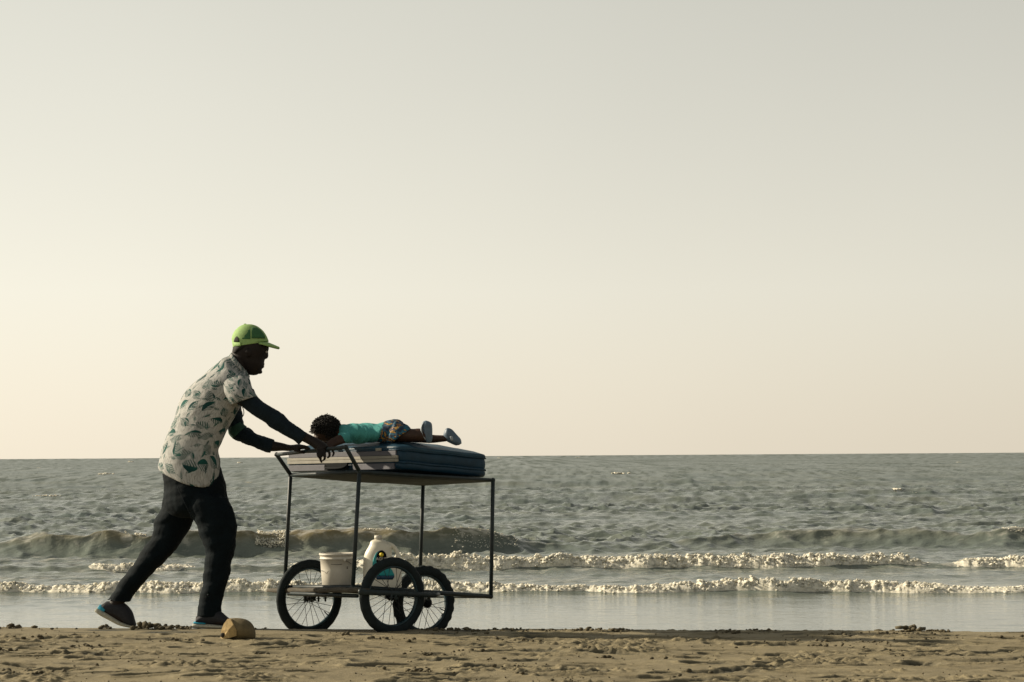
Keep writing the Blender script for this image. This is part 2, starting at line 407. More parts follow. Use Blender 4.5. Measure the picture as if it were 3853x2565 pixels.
def blobs_mesh(name, C, Rr, sub=1, jit=.18, seed=3):
    """many irregular lumps in one mesh: C (n,3) centres, Rr (n,3) radii"""
    bm = bmesh.new(); bmesh.ops.create_icosphere(bm, subdivisions=sub, radius=1)
    bv = np.array([v.co[:] for v in bm.verts]); bf = np.array([[v.index for v in f.verts] for f in bm.faces]); bm.free()
    g = np.random.default_rng(seed); n = len(C); nv = len(bv)
    a = g.uniform(0, 6.28, n); ca, sa = np.cos(a), np.sin(a)
    V = bv[None] * (1 + g.uniform(-jit, jit, (n, nv, 1)))
    V = V * Rr[:, None, :]
    x = V[..., 0] * ca[:, None] - V[..., 1] * sa[:, None]; y = V[..., 0] * sa[:, None] + V[..., 1] * ca[:, None]
    V = np.stack([x, y, V[..., 2]], -1) + C[:, None, :]
    F = (bf[None] + (np.arange(n) * nv)[:, None, None]).reshape(-1, 3).astype(np.int32)
    me = bpy.data.meshes.new(name); me.vertices.add(n * nv); me.vertices.foreach_set('co', V.astype(np.float32).ravel())
    me.loops.add(F.size); me.loops.foreach_set('vertex_index', F.ravel())
    me.polygons.add(len(F)); me.polygons.foreach_set('loop_start', np.arange(0, F.size, 3, dtype=np.int32))
    me.update(calc_edges=True); return me

# ------------------------------------------------------------------ beach
ZW = -0.22
def ground_base(X, Y):
    b = -.005 - .0105 * np.clip(X, -40, 40)
    b = b + np.where(Y < 12.05, 0, 0) - .092 * np.maximum(0, np.sqrt((Y - 12.10) ** 2 + .0035) + (Y - 12.10)) / 2
    return b
feet = []
_fr = np.random.default_rng(5)
for i in range(760):
    feet.append((_fr.uniform(-4.2, 4.2), _fr.uniform(8.4, 12.3), _fr.uniform(.04, .19), _fr.uniform(.022, .060), _fr.uniform(-.5, .5), _fr.uniform(.009, .028)))
def ground_h(X, Y, wet=None):  # wet: receives the mask of painted shade for the prints
    z = ground_base(X, Y)
    near = sstep(7.6, 8.4, Y) * (1 - sstep(12.9, 13.6, Y)) * (1 - sstep(4.0, 5.0, np.abs(X)))
    fade = (1 - .45 * sstep(11.5, 12.0, Y)) * (1 - .85 * sstep(11.55, 11.85, Y) * sstep(-2.9, -2.5, X) * (1 - sstep(-.3, 0, X)))
    d = .011 * fbm(X * .8, Y * 1.0, 3, 1)
    d = d + .006 * fbm(X * 3.0, Y * 6.0, 3, 9)
    d = d + .0022 * fbm(X * 14, Y * 22, 3, 21)
    cl = sstep(.28, .55, fbm(X * 1.1, Y * 2.6, 3, 40))
    d = d + cl * .016 * np.maximum(0, fbm(X * 22, Y * 26, 3, 50) + .12)
    for (fx, fy, a, b, r_, h) in feet:
        m = (np.abs(X - fx) < a * 2) & (np.abs(Y - fy) < a * 1.6)
        if not m.any(): continue
        xx = X[m] - fx; yy = Y[m] - fy; c, s = math.cos(r_), math.sin(r_)
        q = ((xx * c + yy * s) / a) ** 2 + ((-xx * s + yy * c) / b) ** 2
        sq = np.sqrt(q) + .12 * fbm(X[m] * 25, Y[m] * 25, 2, 12)
        if wet is not None: wet[m] = np.maximum(wet[m], (1 - sstep(.7, 1.15, sq)) * min(1, h / .018))  # painted shade fills each print, stronger in deeper ones
        d[m] += -h * (1 - sstep(.62, 1.0, sq)) + .28 * h * np.exp(-((sq - 1.15) / .16) ** 2)
    return z + d * near * fade
xs = np.concatenate([-np.geomspace(6000, 4.6, 26), np.linspace(-4.4, 4.4, 860), np.geomspace(4.6, 6000, 26)])
ys = np.concatenate([[-3000, -300, -60, -10, 0, 4, 6, 7, 7.6, 8.0], np.arange(8.3, 12.6, .0085), np.arange(12.62, 13.6, .04), [14, 14.6, 15.5, 17, 20, 30, 60, 200, 6000]])
GX, GY = np.meshgrid(xs, ys)
PRINT_SHADE = np.zeros_like(GX); GZ = ground_h(GX, GY, PRINT_SHADE)
GZ = np.maximum(GZ, -1.2 - 0 * GX)
GZ[GY < 8.2] = np.maximum(GZ[GY < 8.2], -.4)
sand = obj('beach_sand', grid_mesh('beach_sand', GX, GY, GZ, {'print_shade': PRINT_SHADE}), M['sand']); tag(sand, kind='structure')
def gz(x, y):
    return float(ground_base(np.array([[x]]), np.array([[y]]))[0, 0])

# lumps of wet sand, scattered and along the crest
C = []; Rr = []
def lumps(cx, cy, sxw, syw, n, r0, r1, h=.0):
    for _ in range(n):
        x = cx + _fr.normal() * sxw; y = cy + _fr.normal() * syw
        k = max(0, 1 - abs(x - cx) / (2.2 * sxw + 1e-6)); r = r0 * .7 + (r1 * 1.25 - r0 * .7) * _fr.uniform() ** 1.8
        C.append((x, y, gz(x, y) + r * .35 + h * k * _fr.uniform(0, 1))); Rr.append((r * _fr.uniform(.9, 1.9), r * _fr.uniform(.8, 1.4), r * _fr.uniform(.6, .95)))
def cx_at(sx, Y): return P(sx, 2360, Y).x
for sx, w, n, r0, r1, h in ((552, 26, 46, .007, .018, .030), (610, 22, 30, .007, .014, .018), (655, 16, 24, .006, .015, .020), (700, 20, 22, .006, .012, .014), (392, 14, 22, .005, .012, .016),
                            (48, 24, 24, .006, .014, .014), (2180, 45, 34, .005, .011, .008), (2270, 30, 20, .005, .012, .010), (2318, 24, 28, .006, .014, .014), (2375, 8, 6, .006, .012, .006),
                            (3430, 34, 30, .010, .020, .018), (3530, 26, 20, .006, .012, .006), (1730, 60, 40, .005, .011, .006), (1640, 60, 40, .005, .010, .006), (1880, 60, 40, .004, .010, .003), (2000, 90, 50, .004, .009, .003), (960, 26, 14, .005, .009, .002), (2720, 30, 14, .005, .011, .004), (2860, 40, 18, .005, .010, .004)):
    lumps(cx_at(sx, 12.08), 12.08, w / 680., .05, n, r0, r1, h)
for _ in range(60):
    lumps(_fr.uniform(-3.3, 3.3), 8.9 + 3.1 * _fr.uniform() ** .9, _fr.uniform(.02, .13), _fr.uniform(.015, .05), int(_fr.integers(5, 26)), .003, .012, _fr.uniform(.0, .014))
for _ in range(900):
    x, y = _fr.uniform(-3.4, 3.4), _fr.uniform(8.8, 12.1); r = _fr.uniform(.002, .006)
    C.append((x, y, gz(x, y) + r * .3 + .002)); Rr.append((r * 1.3, r, r * .8))
C = np.array(C); Rr = np.array(Rr)
# settle every lump on the rough sand
zz = ground_h(C[:, 0][None].copy(), C[:, 1][None].copy())[0] - ground_base(C[:, 0], C[:, 1]); C[:, 2] += zz
o = obj('sand_clods', blobs_mesh('sand_clods', C, Rr * .82, 1, .34), M['clod'], smooth=False)
tag(o, 'dark crumbly clods of wet sand strewn over the beach', 'sand clods', kind='stuff')

# ------------------------------------------------------------------ sea
_g = np.random.default_rng(77)
def foam1_Y(X): return 18.75 - .105 * X + .10 * fbm(X * .5, X * 0 + 3, 2, 3) + .05 * fbm(X * 2.5, X * 0, 2, 8)
def foam2_Y(X): return 22.55 - .05 * X + .22 * fbm(X * .35, X * 0 + 9, 2, 5) + .06 * fbm(X * 2.0, X * 0, 2, 9)
def wave3_Y(X): return 26.9 - .02 * X + .30 * np.sin(X * .55 + .6) + .10 * np.sin(X * 1.7) + 1.3 * sstep(1.0, 3.2, X)
def h3(X):
    xv = X / 27 * 4980 + 1177
    a = .285 * sstep(-450, 380, xv) * (1 - .78 * sstep(1010, 1280, xv)) + .115 * 1.1 * sstep(1500, 1900, xv) - .02 * sstep(2100, 2200, xv) + .03 * sstep(2220, 2350, xv)
    return a * (1 + .06 * np.sin(X * 3.1 + 1) + .04 * np.sin(X * 7.3))
comps = []
for i in range(120):
    lam = .16 * (3.4 / .16) ** _g.uniform(); th = _g.normal(0, .85); comps.append((lam, th, _g.uniform(0, 6.28)))
    if lam > 1.5 and i % 2: comps.pop()
big = [(9.5, .05, 1.0, .035), (7.0, -.2, 2.0, .03), (14., .15, .3, .045), (5.2, .3, 4.0, .02)]
def sea(X, Y, dY):
    amp = .03 + .12 * sstep(16, 18.9, Y) + .40 * sstep(19, 20.5, Y) + .20 * sstep(23, 26, Y) + .35 * sstep(27, 31, Y)
    Z = np.zeros_like(X); DX = np.zeros_like(X); DY = np.zeros_like(X)
    for lam, th, ph in comps:
        k = 2 * np.pi / lam; kx, ky = k * math.sin(th), k * math.cos(th)
        w = sstep(1.6, 3.2, lam / max(math.cos(th), .2) / dY)
        a = .0098 * lam ** .80 / (1 + (lam / 1.6) ** 2)
        if lam > 1.4: w = w * (.35 + .65 * sstep(20, 30, Y)) if np.ndim(Y) else w
        f = kx * X + ky * Y + ph; s, c = np.sin(f), np.cos(f)
        Z += a * w * c; DX -= a * w * s * math.sin(th) * .9; DY -= a * w * s * math.cos(th) * .9
    env = .75 + .5 * fbm(X * .09, Y * .12, 2, 60)
    Z *= amp * env; DX *= amp * env; DY *= amp * env
    far = sstep(28, 45, Y)
    for lam, th, ph, a in big:
        k = 2 * np.pi / lam; f = k * (math.sin(th) * X + math.cos(th) * Y) + ph
        w = sstep(1.6, 3.2, lam / dY)
        Z += a * far * w * np.cos(f) * (1 + .5 * np.cos(f)); DY -= a * far * w * np.sin(f) * .8
    t = Y - wave3_Y(X); hh = h3(X)
    tw = t + .03 * fbm(X * 2.2, Y * 3, 2, 31)
    wf = .30 + .14 * sstep(.5, 3.0, X)
    tw = tw + .012 * fbm(X * 7, Y * 2, 2, 33)
    p = np.where(tw < 0, np.exp(-(tw / wf) ** 2), np.exp(-(tw / 1.5) ** 2))
    Z += hh * p; DY -= .22 * (hh / .28) * p ** 3
    Z -= .03 * np.exp(-((t + .75) / .45) ** 2) * (hh / .28)
    thin = np.clip(p ** 4, 0, 1) * np.clip(hh / .28, 0, 1) * np.where(t < .15, 1, 0.15) * (.30 + .70 * np.exp(-((X + 2.4) / 1.3) ** 2) + .3 * np.exp(-((X + 5.0) / 1.2) ** 2))
    # a smaller swell lifting on the right, further out
    t4 = Y - (33.0 - .25 * X); e4 = np.exp(-((X - 6.3) / 3.2) ** 2); Z += .09 * e4 * np.exp(-(t4 / .9) ** 2)
    t5 = Y - 57; e5 = np.exp(-((X - 9.0) / 3.0) ** 2); Z += .16 * e5 * np.exp(-(t5 / 1.6) ** 2)
    for fy, h, s in ((foam2_Y(X), .05, .30), (foam1_Y(X), .028, .25)):
        tt = Y - fy; Z += h * np.where(tt < 0, np.exp(-(tt / .1) ** 2), np.exp(-(tt / (s * 2.2)) ** 2))
    froth = sstep(foam1_Y(X), foam1_Y(X) + .1, Y) * (.55 + .45 * np.exp(-((Y - foam1_Y(X)) / 1.0) ** 2)) * (1 - sstep(25.6, 26.6, Y))
    froth = froth + .9 * (hh / .28) * np.exp(-((t - .02) / .16) ** 2) + .35 * (hh / .28) * np.exp(-((t + .35) / .3) ** 2) * sstep(0, .5, fbm(X * 7, Y * 1.2, 2, 88))
    froth = np.clip(froth * (.62 + .9 * fbm(X * .5, Y * .9, 3, 71)), 0, 1)
    return X + DX, Y + DY, ZW + Z, thin, froth
nr, ncn = 960, 760
pxs = np.linspace(178, 2.0, nr); dd = (CAMZ - ZW) * 2165 / pxs
dd = np.concatenate([dd, [1500, 2000, 3000, 5000, 9000]])
un = np.linspace(-.44, .44, ncn); un = np.concatenate([-np.geomspace(8, .46, 14), un, np.geomspace(.46, 8, 14)])
U_, D_ = np.meshgrid(un, dd)
SX = U_ * D_; SY = D_.copy(); dY = np.gradient(dd)[:, None] * np.ones_like(SX)
dYc = np.maximum(dY, np.abs(np.gradient(un))[None, :] * D_)
X2, Y2, Z2, thin, froth = sea(SX, SY, dYc)
Z2[-6:] = ZW
# patches of steeper ripples, coarser with distance as wind rows are
rip = np.zeros_like(SX); wsum = np.zeros_like(SX)
ld = np.log2(np.clip(SY, 8, 9000))
for k in range(3, 14):
    L = 2.0 ** k; w = np.clip(1 - np.abs(ld - k), 0, 1)
    if w.max() <= 0: continue
    lx = max(.25, 9 * L / 2165); ly = max(.12, 2.6 * L * L / 2555)
    n1 = fbm(SX / lx + k * 7.3, SY / ly + k * 3.1, 3, 300 + k, .7); rip += w * n1; wsum += w
rip = np.clip(.5 + .62 * rip / np.maximum(wsum, 1e-6), 0, 1)
rip = rip ** 1.5 * (.02 + .10 * sstep(19, 21, SY) + .25 * sstep(28, 48, SY)) + .015 * sstep(60, 400, SY)
o = obj('sea_water', grid_mesh('sea_water', X2, Y2, Z2, {'thin': thin, 'froth': froth, 'open': sstep(30, 90, SY), 'ripple': rip, 'rough': .26 + .22 * sstep(16, 18.6, SY) + .55 * sstep(19.0, 20, SY)}), M['water']); tag(o, kind='structure')

# breaking foam: heaps of froth along the two surf lines, the wave crest and the far whitecaps
def heap(Yf, x0, x1, n, rows, width, h, seed, mask):
    x = np.linspace(x0, x1, n); r = np.linspace(-.15, 1, rows)
    XX, RR = np.meshgrid(x, r)
    w = width * (.75 + .6 * fbm(XX * .7, XX * 0 + seed, 2, seed))
    YY = Yf(XX) + RR * w
    e = np.where(RR < 0, np.clip(1 + RR / .15, 0, 1) ** .5, np.clip(1 - RR, 0, 1) ** 1.1)
    lump = np.tanh(np.abs(fbm(XX * 3.0, YY * 3.5, 3, seed + 1)) * .8 + .75 * np.abs(fbm(XX * 9, YY * 9, 4, seed + 2, .65)) + .2)
    hh = h * e * lump * mask(XX)
    _, _, zs, _, _ = sea(XX, YY, np.full_like(XX, .05))
    ZZ = zs - .012 + hh * (.75 + .5 * fbm(XX * .6, XX * 0, 2, seed + 5))
    return XX, YY, ZZ, hh
FC = []; FR = []
def heap_blobs(XX, YY, ZZ, hh, n, r0, r1):
    f = hh.ravel() ** 1.2; f = f / f.sum(); ii = _g.choice(f.size, n, p=f)
    r = r0 + (r1 - r0) * _g.uniform(size=n) ** 2.2
    FC.append(np.stack([XX.ravel()[ii] + _g.normal(0, .01, n), YY.ravel()[ii] + _g.normal(0, .01, n), ZZ.ravel()[ii] - r * .15], -1))
    FR.append(np.stack([r * _g.uniform(1, 1.7, n), r, r * _g.uniform(.6, .9, n)], -1))
one = lambda X: np.ones_like(X)
m1 = lambda X: .85 + .3 * fbm(X * .9, X * 0, 2, 12)
def m2(X):
    xv = X / 22.5 * 4980 + 1177
    return sstep(820, 960, xv) * (1 - sstep(2020, 2150, xv)) + .7 * sstep(2160, 2230, xv) + .45 * sstep(180, 230, xv) * (1 - sstep(380, 460, xv)) + .5 * sstep(640, 700, xv) * (1 - sstep(820, 960, xv))
H1 = heap(foam1_Y, -8.5, 8.5, 1700, 46, .95, .150, 100, m1)
H2 = heap(foam2_Y, -10, 10, 1700, 42, .95, .185, 200, m2)
foam = obj('sea_foam', grid_mesh('sea_foam', H1[0], H1[1], H1[2]), M['foam']); tag(foam, 'lumpy white foam of the surf line nearest the sand', 'foam', kind='stuff')
keep2 = H2
foam2 = obj('sea_foam', grid_mesh('sea_foam', H2[0], H2[1], np.where(H2[3] > .004, H2[2], H2[2] - .05)), M['foam'])
tag(foam2, 'white broken foam of the second surf line further out', 'foam', kind='stuff')
heap_blobs(*H1, 14000, .004, .019)
a1 = np.concatenate(FC), np.concatenate(FR); FC, FR = [], []
heap_blobs(*H2, 12000, .005, .022)
a2 = np.concatenate(FC), np.concatenate(FR); FC, FR = [], []
o = obj('foam_bubbles', blobs_mesh('foam_bubbles', a1[0], a1[1], 1, .14, 5), M['foam']); tag(o, 'froth lumps riding on the surf line nearest the sand', 'foam', kind='stuff')
o = obj('foam_bubbles', blobs_mesh('foam_bubbles', a2[0], a2[1], 1, .14, 6), M['foam']); tag(o, 'froth lumps riding on the second surf line', 'foam', kind='stuff')
# spray on the breaking wave crest
def crest_blobs(xv0, xv1, n, dzr, r0, r1, dy=(-.25, .3)):
    xv = _g.uniform(xv0, xv1, n); X = (xv - 1177) / 4980 * 27; Y = wave3_Y(X) + _g.uniform(dy[0], dy[1], n)
    _, _, z, _, _ = sea(X[None], Y[None], np.full((1, n), .05)); r = r0 + (r1 - r0) * _g.uniform(size=n) ** 2
    FC.append(np.stack([X, Y - .12, z[0] + _g.uniform(dzr[0], dzr[1], n)], -1)); FR.append(np.stack([r * 1.3, r, r * .8], -1))
crest_blobs(598, 668, 1500, (-.03, .03), .003, .014, (-.22, .1)); crest_blobs(330, 352, 60, (-.02, .02), .006, .02, (-.1, .1)); crest_blobs(298, 312, 18, (-.02, .02), .006, .018, (-.1, .1))
crest_blobs(818, 905, 800, (-.03, .01), .003, .012, (-.12, .1)); crest_blobs(668, 820, 260, (-.01, .005), .002, .006, (-.08, .1)); crest_blobs(1040, 1190, 500, (-.02, .01), .003, .009, (-.3, .3)); crest_blobs(2325, 2375, 260, (-.02, .012), .003, .010, (-.15, .1))
o = obj('wave_spray', blobs_mesh('wave_spray', np.concatenate(FC), np.concatenate(FR), 1, .25, 8), M['foam']); tag(o, 'white spray tumbling along the crest of the breaking wave', 'spray', kind='stuff'); FC, FR = [], []
# far whitecaps (view pixel x, y, width)
caps = [(1420, 1090, 26, 3), (110, 1140, 42, 3), (2010, 1137, 34, 5), (2055, 1141, 12, 3), (1720, 1137, 26, 3), (1825, 1136, 20, 2), (300, 1062, 10, 2), (550, 1064, 10, 2), (1145, 1053, 8, 1),
        (1325, 1052, 8, 1), (240, 1090, 26, 3), (90, 1075, 10, 1), (570, 1110, 14, 1), (2110, 1089, 20, 2), (2200, 1062, 12, 1), (1370, 1166, 10, 1), (2095, 1142, 16, 1)]
for xv, yv, w, h in caps:
    hz = 1055 - .00637 * xv; D = (CAMZ - ZW - .06) * 4980 / (yv - hz); X0 = (xv - 1177) / 4980 * D; s = D / 4980
    n = 34; X = X0 + _g.normal(0, w * .28 * s, n); Y = D + _g.normal(0, .25, n)
    r = s * h * _g.uniform(.35, .9, n)
    _, _, z, _, _ = sea(X[None], Y[None], np.full((1, n), D * D / 2555 * .22)); FC.append(np.stack([X, Y, np.full(n, z.mean()) + _g.uniform(0, h * .6, n) * s + .02], -1)); FR.append(np.stack([r * 2.2, r, r * .8], -1))
o = obj('whitecaps', blobs_mesh('whitecaps', np.concatenate(FC), np.concatenate(FR), 1, .25, 9), M['foam']); tag(o, 'small pale whitecaps flecking the open sea', 'whitecaps', kind='stuff')

# ------------------------------------------------------------------ cart
YAW = R(38); fwd = Vector((math.cos(YAW), math.sin(YAW), 0)); lat = Vector((-math.sin(YAW), math.cos(YAW), 0))
cart = empty('push_cart', (-.70, 12.45, -.03), 'black tube frame push cart on three bicycle wheels carrying a padded case', 'cart')
A = P(1093, 1787, 12.54); B = P(1352, 1775, 12.05); Cc = P(1855, 1806, 12.63); D = P(1592, 1821, 13.12)
A_ = P(1071, 2208, 12.60); B_ = P(1328, 2208, 12.00); C_ = P(1847, 2244, 12.60); D_ = A_ + C_ - B_
HA = P(1041, 1710, 12.46); HB = P(1301, 1682, 11.98)
TR = .0115
def bar(name, pts, r=TR, parent=cart, mat='tube', n=12, k=1):
    bm = bmesh.new(); tube(bm, pts, r, n, k); return obj(name, finish(bm), M[mat], parent)
bar('post', [A_, A + Vector((0, 0, -.0))]); bar('post', [B_, B]); bar('post', [C_, Cc]); bar('post', [D_, D])
bar('top_rail', [A, B], .0105); bar('top_rail', [B, Cc], .0105); bar('top_rail', [Cc, D], .0100); bar('top_rail', [D, A], .0105)
bar('bottom_rail', [A_, B_], .0105); bar('bottom_rail', [B_, C_], .013); bar('bottom_rail', [C_, D_], .0105); bar('bottom_rail', [D_, A_], .0105)
bar('handle_arm', [A + Vector((0, 0, .003)), HA]); bar('handle_arm', [B + Vector((0, 0, .003)), HB]); bar('handle_bar', [HA, HB], .0105)
for q in (A, B, Cc, D, A_, B_, C_, D_, HA, HB):       # welded corners
    bm = bmesh.new(); ball(bm, q, .0145, .0145, .0145, 2, .06); obj('weld', bm, M['tube'], cart)
# sagging grey board the case lies on
bm = bmesh.new(); ng = 14; top = []; bot = []
for i in range(ng + 1):
    for j in range(ng + 1):
        u, v = i / ng, j / ng; p = A * (1 - u) * (1 - v) + B * (1 - u) * v + Cc * u * v + D * u * (1 - v)
        s = -.030 * math.sin(math.pi * min(1, u * 1.25)) * math.sin(math.pi * (v * .9 + .02)) * (1 - .5 * u) - .004
        top.append(bm.verts.new(p + Vector((0, 0, s + .004)))); bot.append(bm.verts.new(p + Vector((0, 0, s - .006))))
I = lambda i, j: i * (ng + 1) + j
for i in range(ng):
    for j in range(ng):
        bm.faces.new([top[I(i, j)], top[I(i + 1, j)], top[I(i + 1, j + 1)], top[I(i, j + 1)]]); bm.faces.new([bot[I(i, j)], bot[I(i, j + 1)], bot[I(i + 1, j + 1)], bot[I(i + 1, j)]])
for i in range(ng):
    for a_, b_ in ((I(i, 0), I(i + 1, 0)), (I(i, ng), I(i + 1, ng)), (I(0, i), I(0, i + 1)), (I(ng, i), I(ng, i + 1))): bm.faces.new([top[a_], top[b_], bot[b_], bot[a_]])
obj('table_board', finish(bm), M['tarp'], cart)
def zb(p):      # level of the lower frame
    a1_, b1_ = C_ - B_, A_ - B_; nn = a1_.cross(b1_); return B_.z - (nn.x * (p.x - B_.x) + nn.y * (p.y - B_.y)) / nn.z
# lower shelf of planks, rear half
for i in range(4):
    u0, u1 = .02 + i * .145, .02 + i * .145 + .138
    e = [A_ * (1 - u0) + D_ * u0, B_ * (1 - u0) + C_ * u0, B_ * (1 - u1) + C_ * u1, A_ * (1 - u1) + D_ * u1]
    c = sum(e, Vector()) / 4 + Vector((0, 0, .006)); bm = bmesh.new()
    box(bm, c, (e[3] - e[0]) / 2, (e[1] - e[0]) / 2 * .98, Vector((0, 0, .007)), .002); obj('shelf_plank', finish(bm), M['wood'], cart, smooth=False)
# rear plank lying across under the posts
pl0, pl1 = P(1012, 2221, 12.75), P(1385, 2219, 11.82)
dv = (pl1 - pl0).normalized(); sv = dv.cross(Vector((0, 0, 1))).normalized()
bm = bmesh.new(); secs_ = []
for i in range(15):
    t_ = i / 14; c = pl0.lerp(pl1, t_); e = .55 + .45 * min(1, min(t_, 1 - t_) * 12)
    secs_.append((c + Vector((0, 0, .002 * math.sin(i * 2.1))), sv * .030 * e, Vector((0, 0, .0145 * e * (1 + .06 * math.sin(i * 3.3)))), 3.5))
loft(bm, secs_, 16, 1); obj('rear_plank', finish(bm), M['wood'], cart)
b0, b1 = P(1352, 2226, 11.80), P(1636, 2239, 12.06)
bm = bmesh.new(); loft(bm, [(b0.lerp(b1, t_), lat * .012, Vector((0, 0, .0165 - .003 * t_)), 3) for t_ in (0, .25, .5, .75, 1)], 14, 1, dome=.008); obj('axle_beam', finish(bm), M['wood'], cart).active_material = M['tube']
bar('cross_tube', [P(1095, 2232, 12.45), P(1345, 2241, 11.95)], .010)
bar('cross_tube', [b1, P(1650, 2236, 12.28)], .011)

SPK = 24
def make_wheel(hub, Rt, wid, knob, rot0, tilt=0.0):
    w = empty('wheel', hub, parent=cart)
    w.rotation_euler = (0, 0, 0)
    X_ = fwd; Z_ = (Vector((0, 0, 1)) + lat * tilt).normalized(); N_ = X_.cross(Z_).normalized()
    def at(a, r, off=0): return hub + X_ * math.cos(a) * r + Z_ * math.sin(a) * r + N_ * off
    rs = .0215 * wid; rc = Rt - rs * 1.25
    bm = bmesh.new(); nu, nv = 96, 14; rings = []
    for i in range(nu):
        a = 2 * math.pi * i / nu; rg = []
        for j in range(nv):
            b = 2 * math.pi * j / nv; kk = 1.25
            rr = rs * (1 + (knob if (i % 4 < 2 and math.cos(b) > .35) else 0))
            rg.append(bm.verts.new(at(a, rc + rr * math.cos(b) * kk, rr * math.sin(b))))
        rings.append(rg)
    for i in range(nu):
        for j in range(nv): bm.faces.new((rings[i][j], rings[i][(j + 1) % nv], rings[(i + 1) % nu][(j + 1) % nv], rings[(i + 1) % nu][j]))
    obj('tyre', finish(bm), M['rubber'], w)
    ri = rc - rs * 1.18; bm = bmesh.new(); prof = [(ri + .006, .013), (ri - .002, .012), (ri - .006, .006), (ri - .006, -.006), (ri - .002, -.012), (ri + .006, -.013)]
    rg = [[bm.verts.new(at(2 * math.pi * i / 72, r, o_)) for r, o_ in prof] for i in range(72)]
    for i in range(72):
        for j in range(6): bm.faces.new((rg[i][j], rg[i][(j + 1) % 6], rg[(i + 1) % 72][(j + 1) % 6], rg[(i + 1) % 72][j]))
    obj('rim', finish(bm), M['rim'], w)
    bm = bmesh.new(); tube(bm, [hub - N_ * .045, hub + N_ * .045], .006, 8); tube(bm, [hub - N_ * .026, hub + N_ * .026], .013, 14); tube(bm, [hub - N_ * .027, hub - N_ * .024], .023, 16); tube(bm, [hub + N_ * .024, hub + N_ * .027], .023, 16)
    obj('hub', finish(bm), M['black'], w)
    for i in range(SPK):
        a = rot0 + 2 * math.pi * i / SPK; s = 1 if i % 2 else -1; cr_ = R(62) * (1 if (i // 2) % 2 else -1)
        bm = bmesh.new(); tube(bm, [at(a + cr_, .021, .025 * s), at(a, ri - .003, .002 * s)], .0016, 5); obj('spoke', finish(bm), M['steel'], w)
    a = rot0 - 1.15; bm = bmesh.new(); tube(bm, [at(a, ri - .004, 0), at(a + .02, ri - .036, 0)], .0032, 6); obj('valve', finish(bm), M['black'], w)
    return w
hubN, hubF, hubM = P(1476, 2243, 11.97), P(1164, 2249, 12.65), P(1595, 2267, 12.70)
make_wheel(hubN, .2135, 1.0, .05, .10); make_wheel(hubF, .2220, 1.0, .04, .45); make_wheel(hubM, .2140, 1.08, .16, .8)
# brackets that clamp each axle to the frame
def bracket(hub, up_to, offs, tall=.05):
    for s in offs:
        c = hub + lat * s; bm = bmesh.new(); box(bm, c + Vector((0, 0, (up_to - .012) / 2)), fwd * .012, lat * .003, Vector((0, 0, (up_to + .020) / 2)), .002); obj('axle_bracket', finish(bm), M['tube'], cart, smooth=False)
bracket(hubN, .024, (-.040, .050)); bracket(hubF, .030, (-.050, .040)); bracket(hubM, .034, (-.045, .045))
for hb, dx in ((hubF, -.052), (hubF, -.018), (hubF, .022), (hubF, .060), (hubN, -.035), (hubN, -.012)):
    bm = bmesh.new(); c = hb + fwd * dx * 1.25 - lat * .055 + Vector((0, 0, -.002)); tube(bm, [c + Vector((0, 0, .026)), c - Vector((0, 0, .018))], .0058, 8)
    tube(bm, [c - fwd * .014, c + fwd * .014], .0028, 6); obj('clamp_bolt', finish(bm), M['tube'], cart)
bm = bmesh.new(); tube(bm, [hubM + lat * -.04, hubM + lat * -.028], .030, 16); obj('hub_drum', finish(bm), M['black'], cart)
# ledger holding the far wheel
bar('axle_ledger', [P(1085, 2234, 12.70), P(1345, 2242, 12.02)], .0105, n=8)
bar('front_axle_strut', [D_.lerp(A_, .35), hubM + lat * .05 + Vector((0, 0, .035)), hubM - lat * .05 + Vector((0, 0, .035)), B_.lerp(C_, .55)], .010, n=8)

# ------------------------------------------------------------------ bucket
bY = 12.36; bc = P(1269, 2200, bY); bz = zb(bc) + .0135
bk = empty('bucket', (bc.x, bc.y, bz), 'cream white plastic bucket with a wire handle standing on the lower shelf of the cart', 'bucket')
hgt = P(1269, 2080, bY).z - bz
bm = bmesh.new(); ctr = Vector((bc.x, bc.y, bz)); up = Vector((0, 0, 1)); X1 = Vector((1, 0, 0)); Y1 = Vector((0, 1, 0))
prof = [(0, .080), (.004, .086), (hgt * .5, .0925), (hgt * .82, .0965), (hgt * .825, .100), (hgt * .845, .1005), (hgt * .85, .0975), (hgt * .93, .0985), (hgt * .935, .1025), (hgt * .97, .1035), (hgt, .1025), (hgt, .0985), (hgt * .9, .096), (.01, .080)]
loft(bm, [(ctr + up * z_, X1 * r_, Y1 * r_, 2) for z_, r_ in prof], 40, 1); obj('bucket_wall', finish(bm), M['white'], bk)
bm = bmesh.new(); hp = []
for i in range(17):
    a = math.pi * i / 16; q = Vector((math.cos(a) * .104, -math.sin(a) * .118, hgt * .80 - math.sin(a) * .06)); hp.append(ctr + Matrix.Rotation(R(120), 3, 'Z') @ q)
tube(bm, hp, .0016, 6); obj('wire_handle', finish(bm), M['steel'], bk)
for s in (-1, 1):
    bm = bmesh.new(); ball(bm, ctr + Matrix.Rotation(R(120), 3, 'Z') @ Vector((s * .1, 0, 0)) + up * hgt * .8, .008, .008, .010, 2); obj('handle_lug', bm, M['white'], bk)
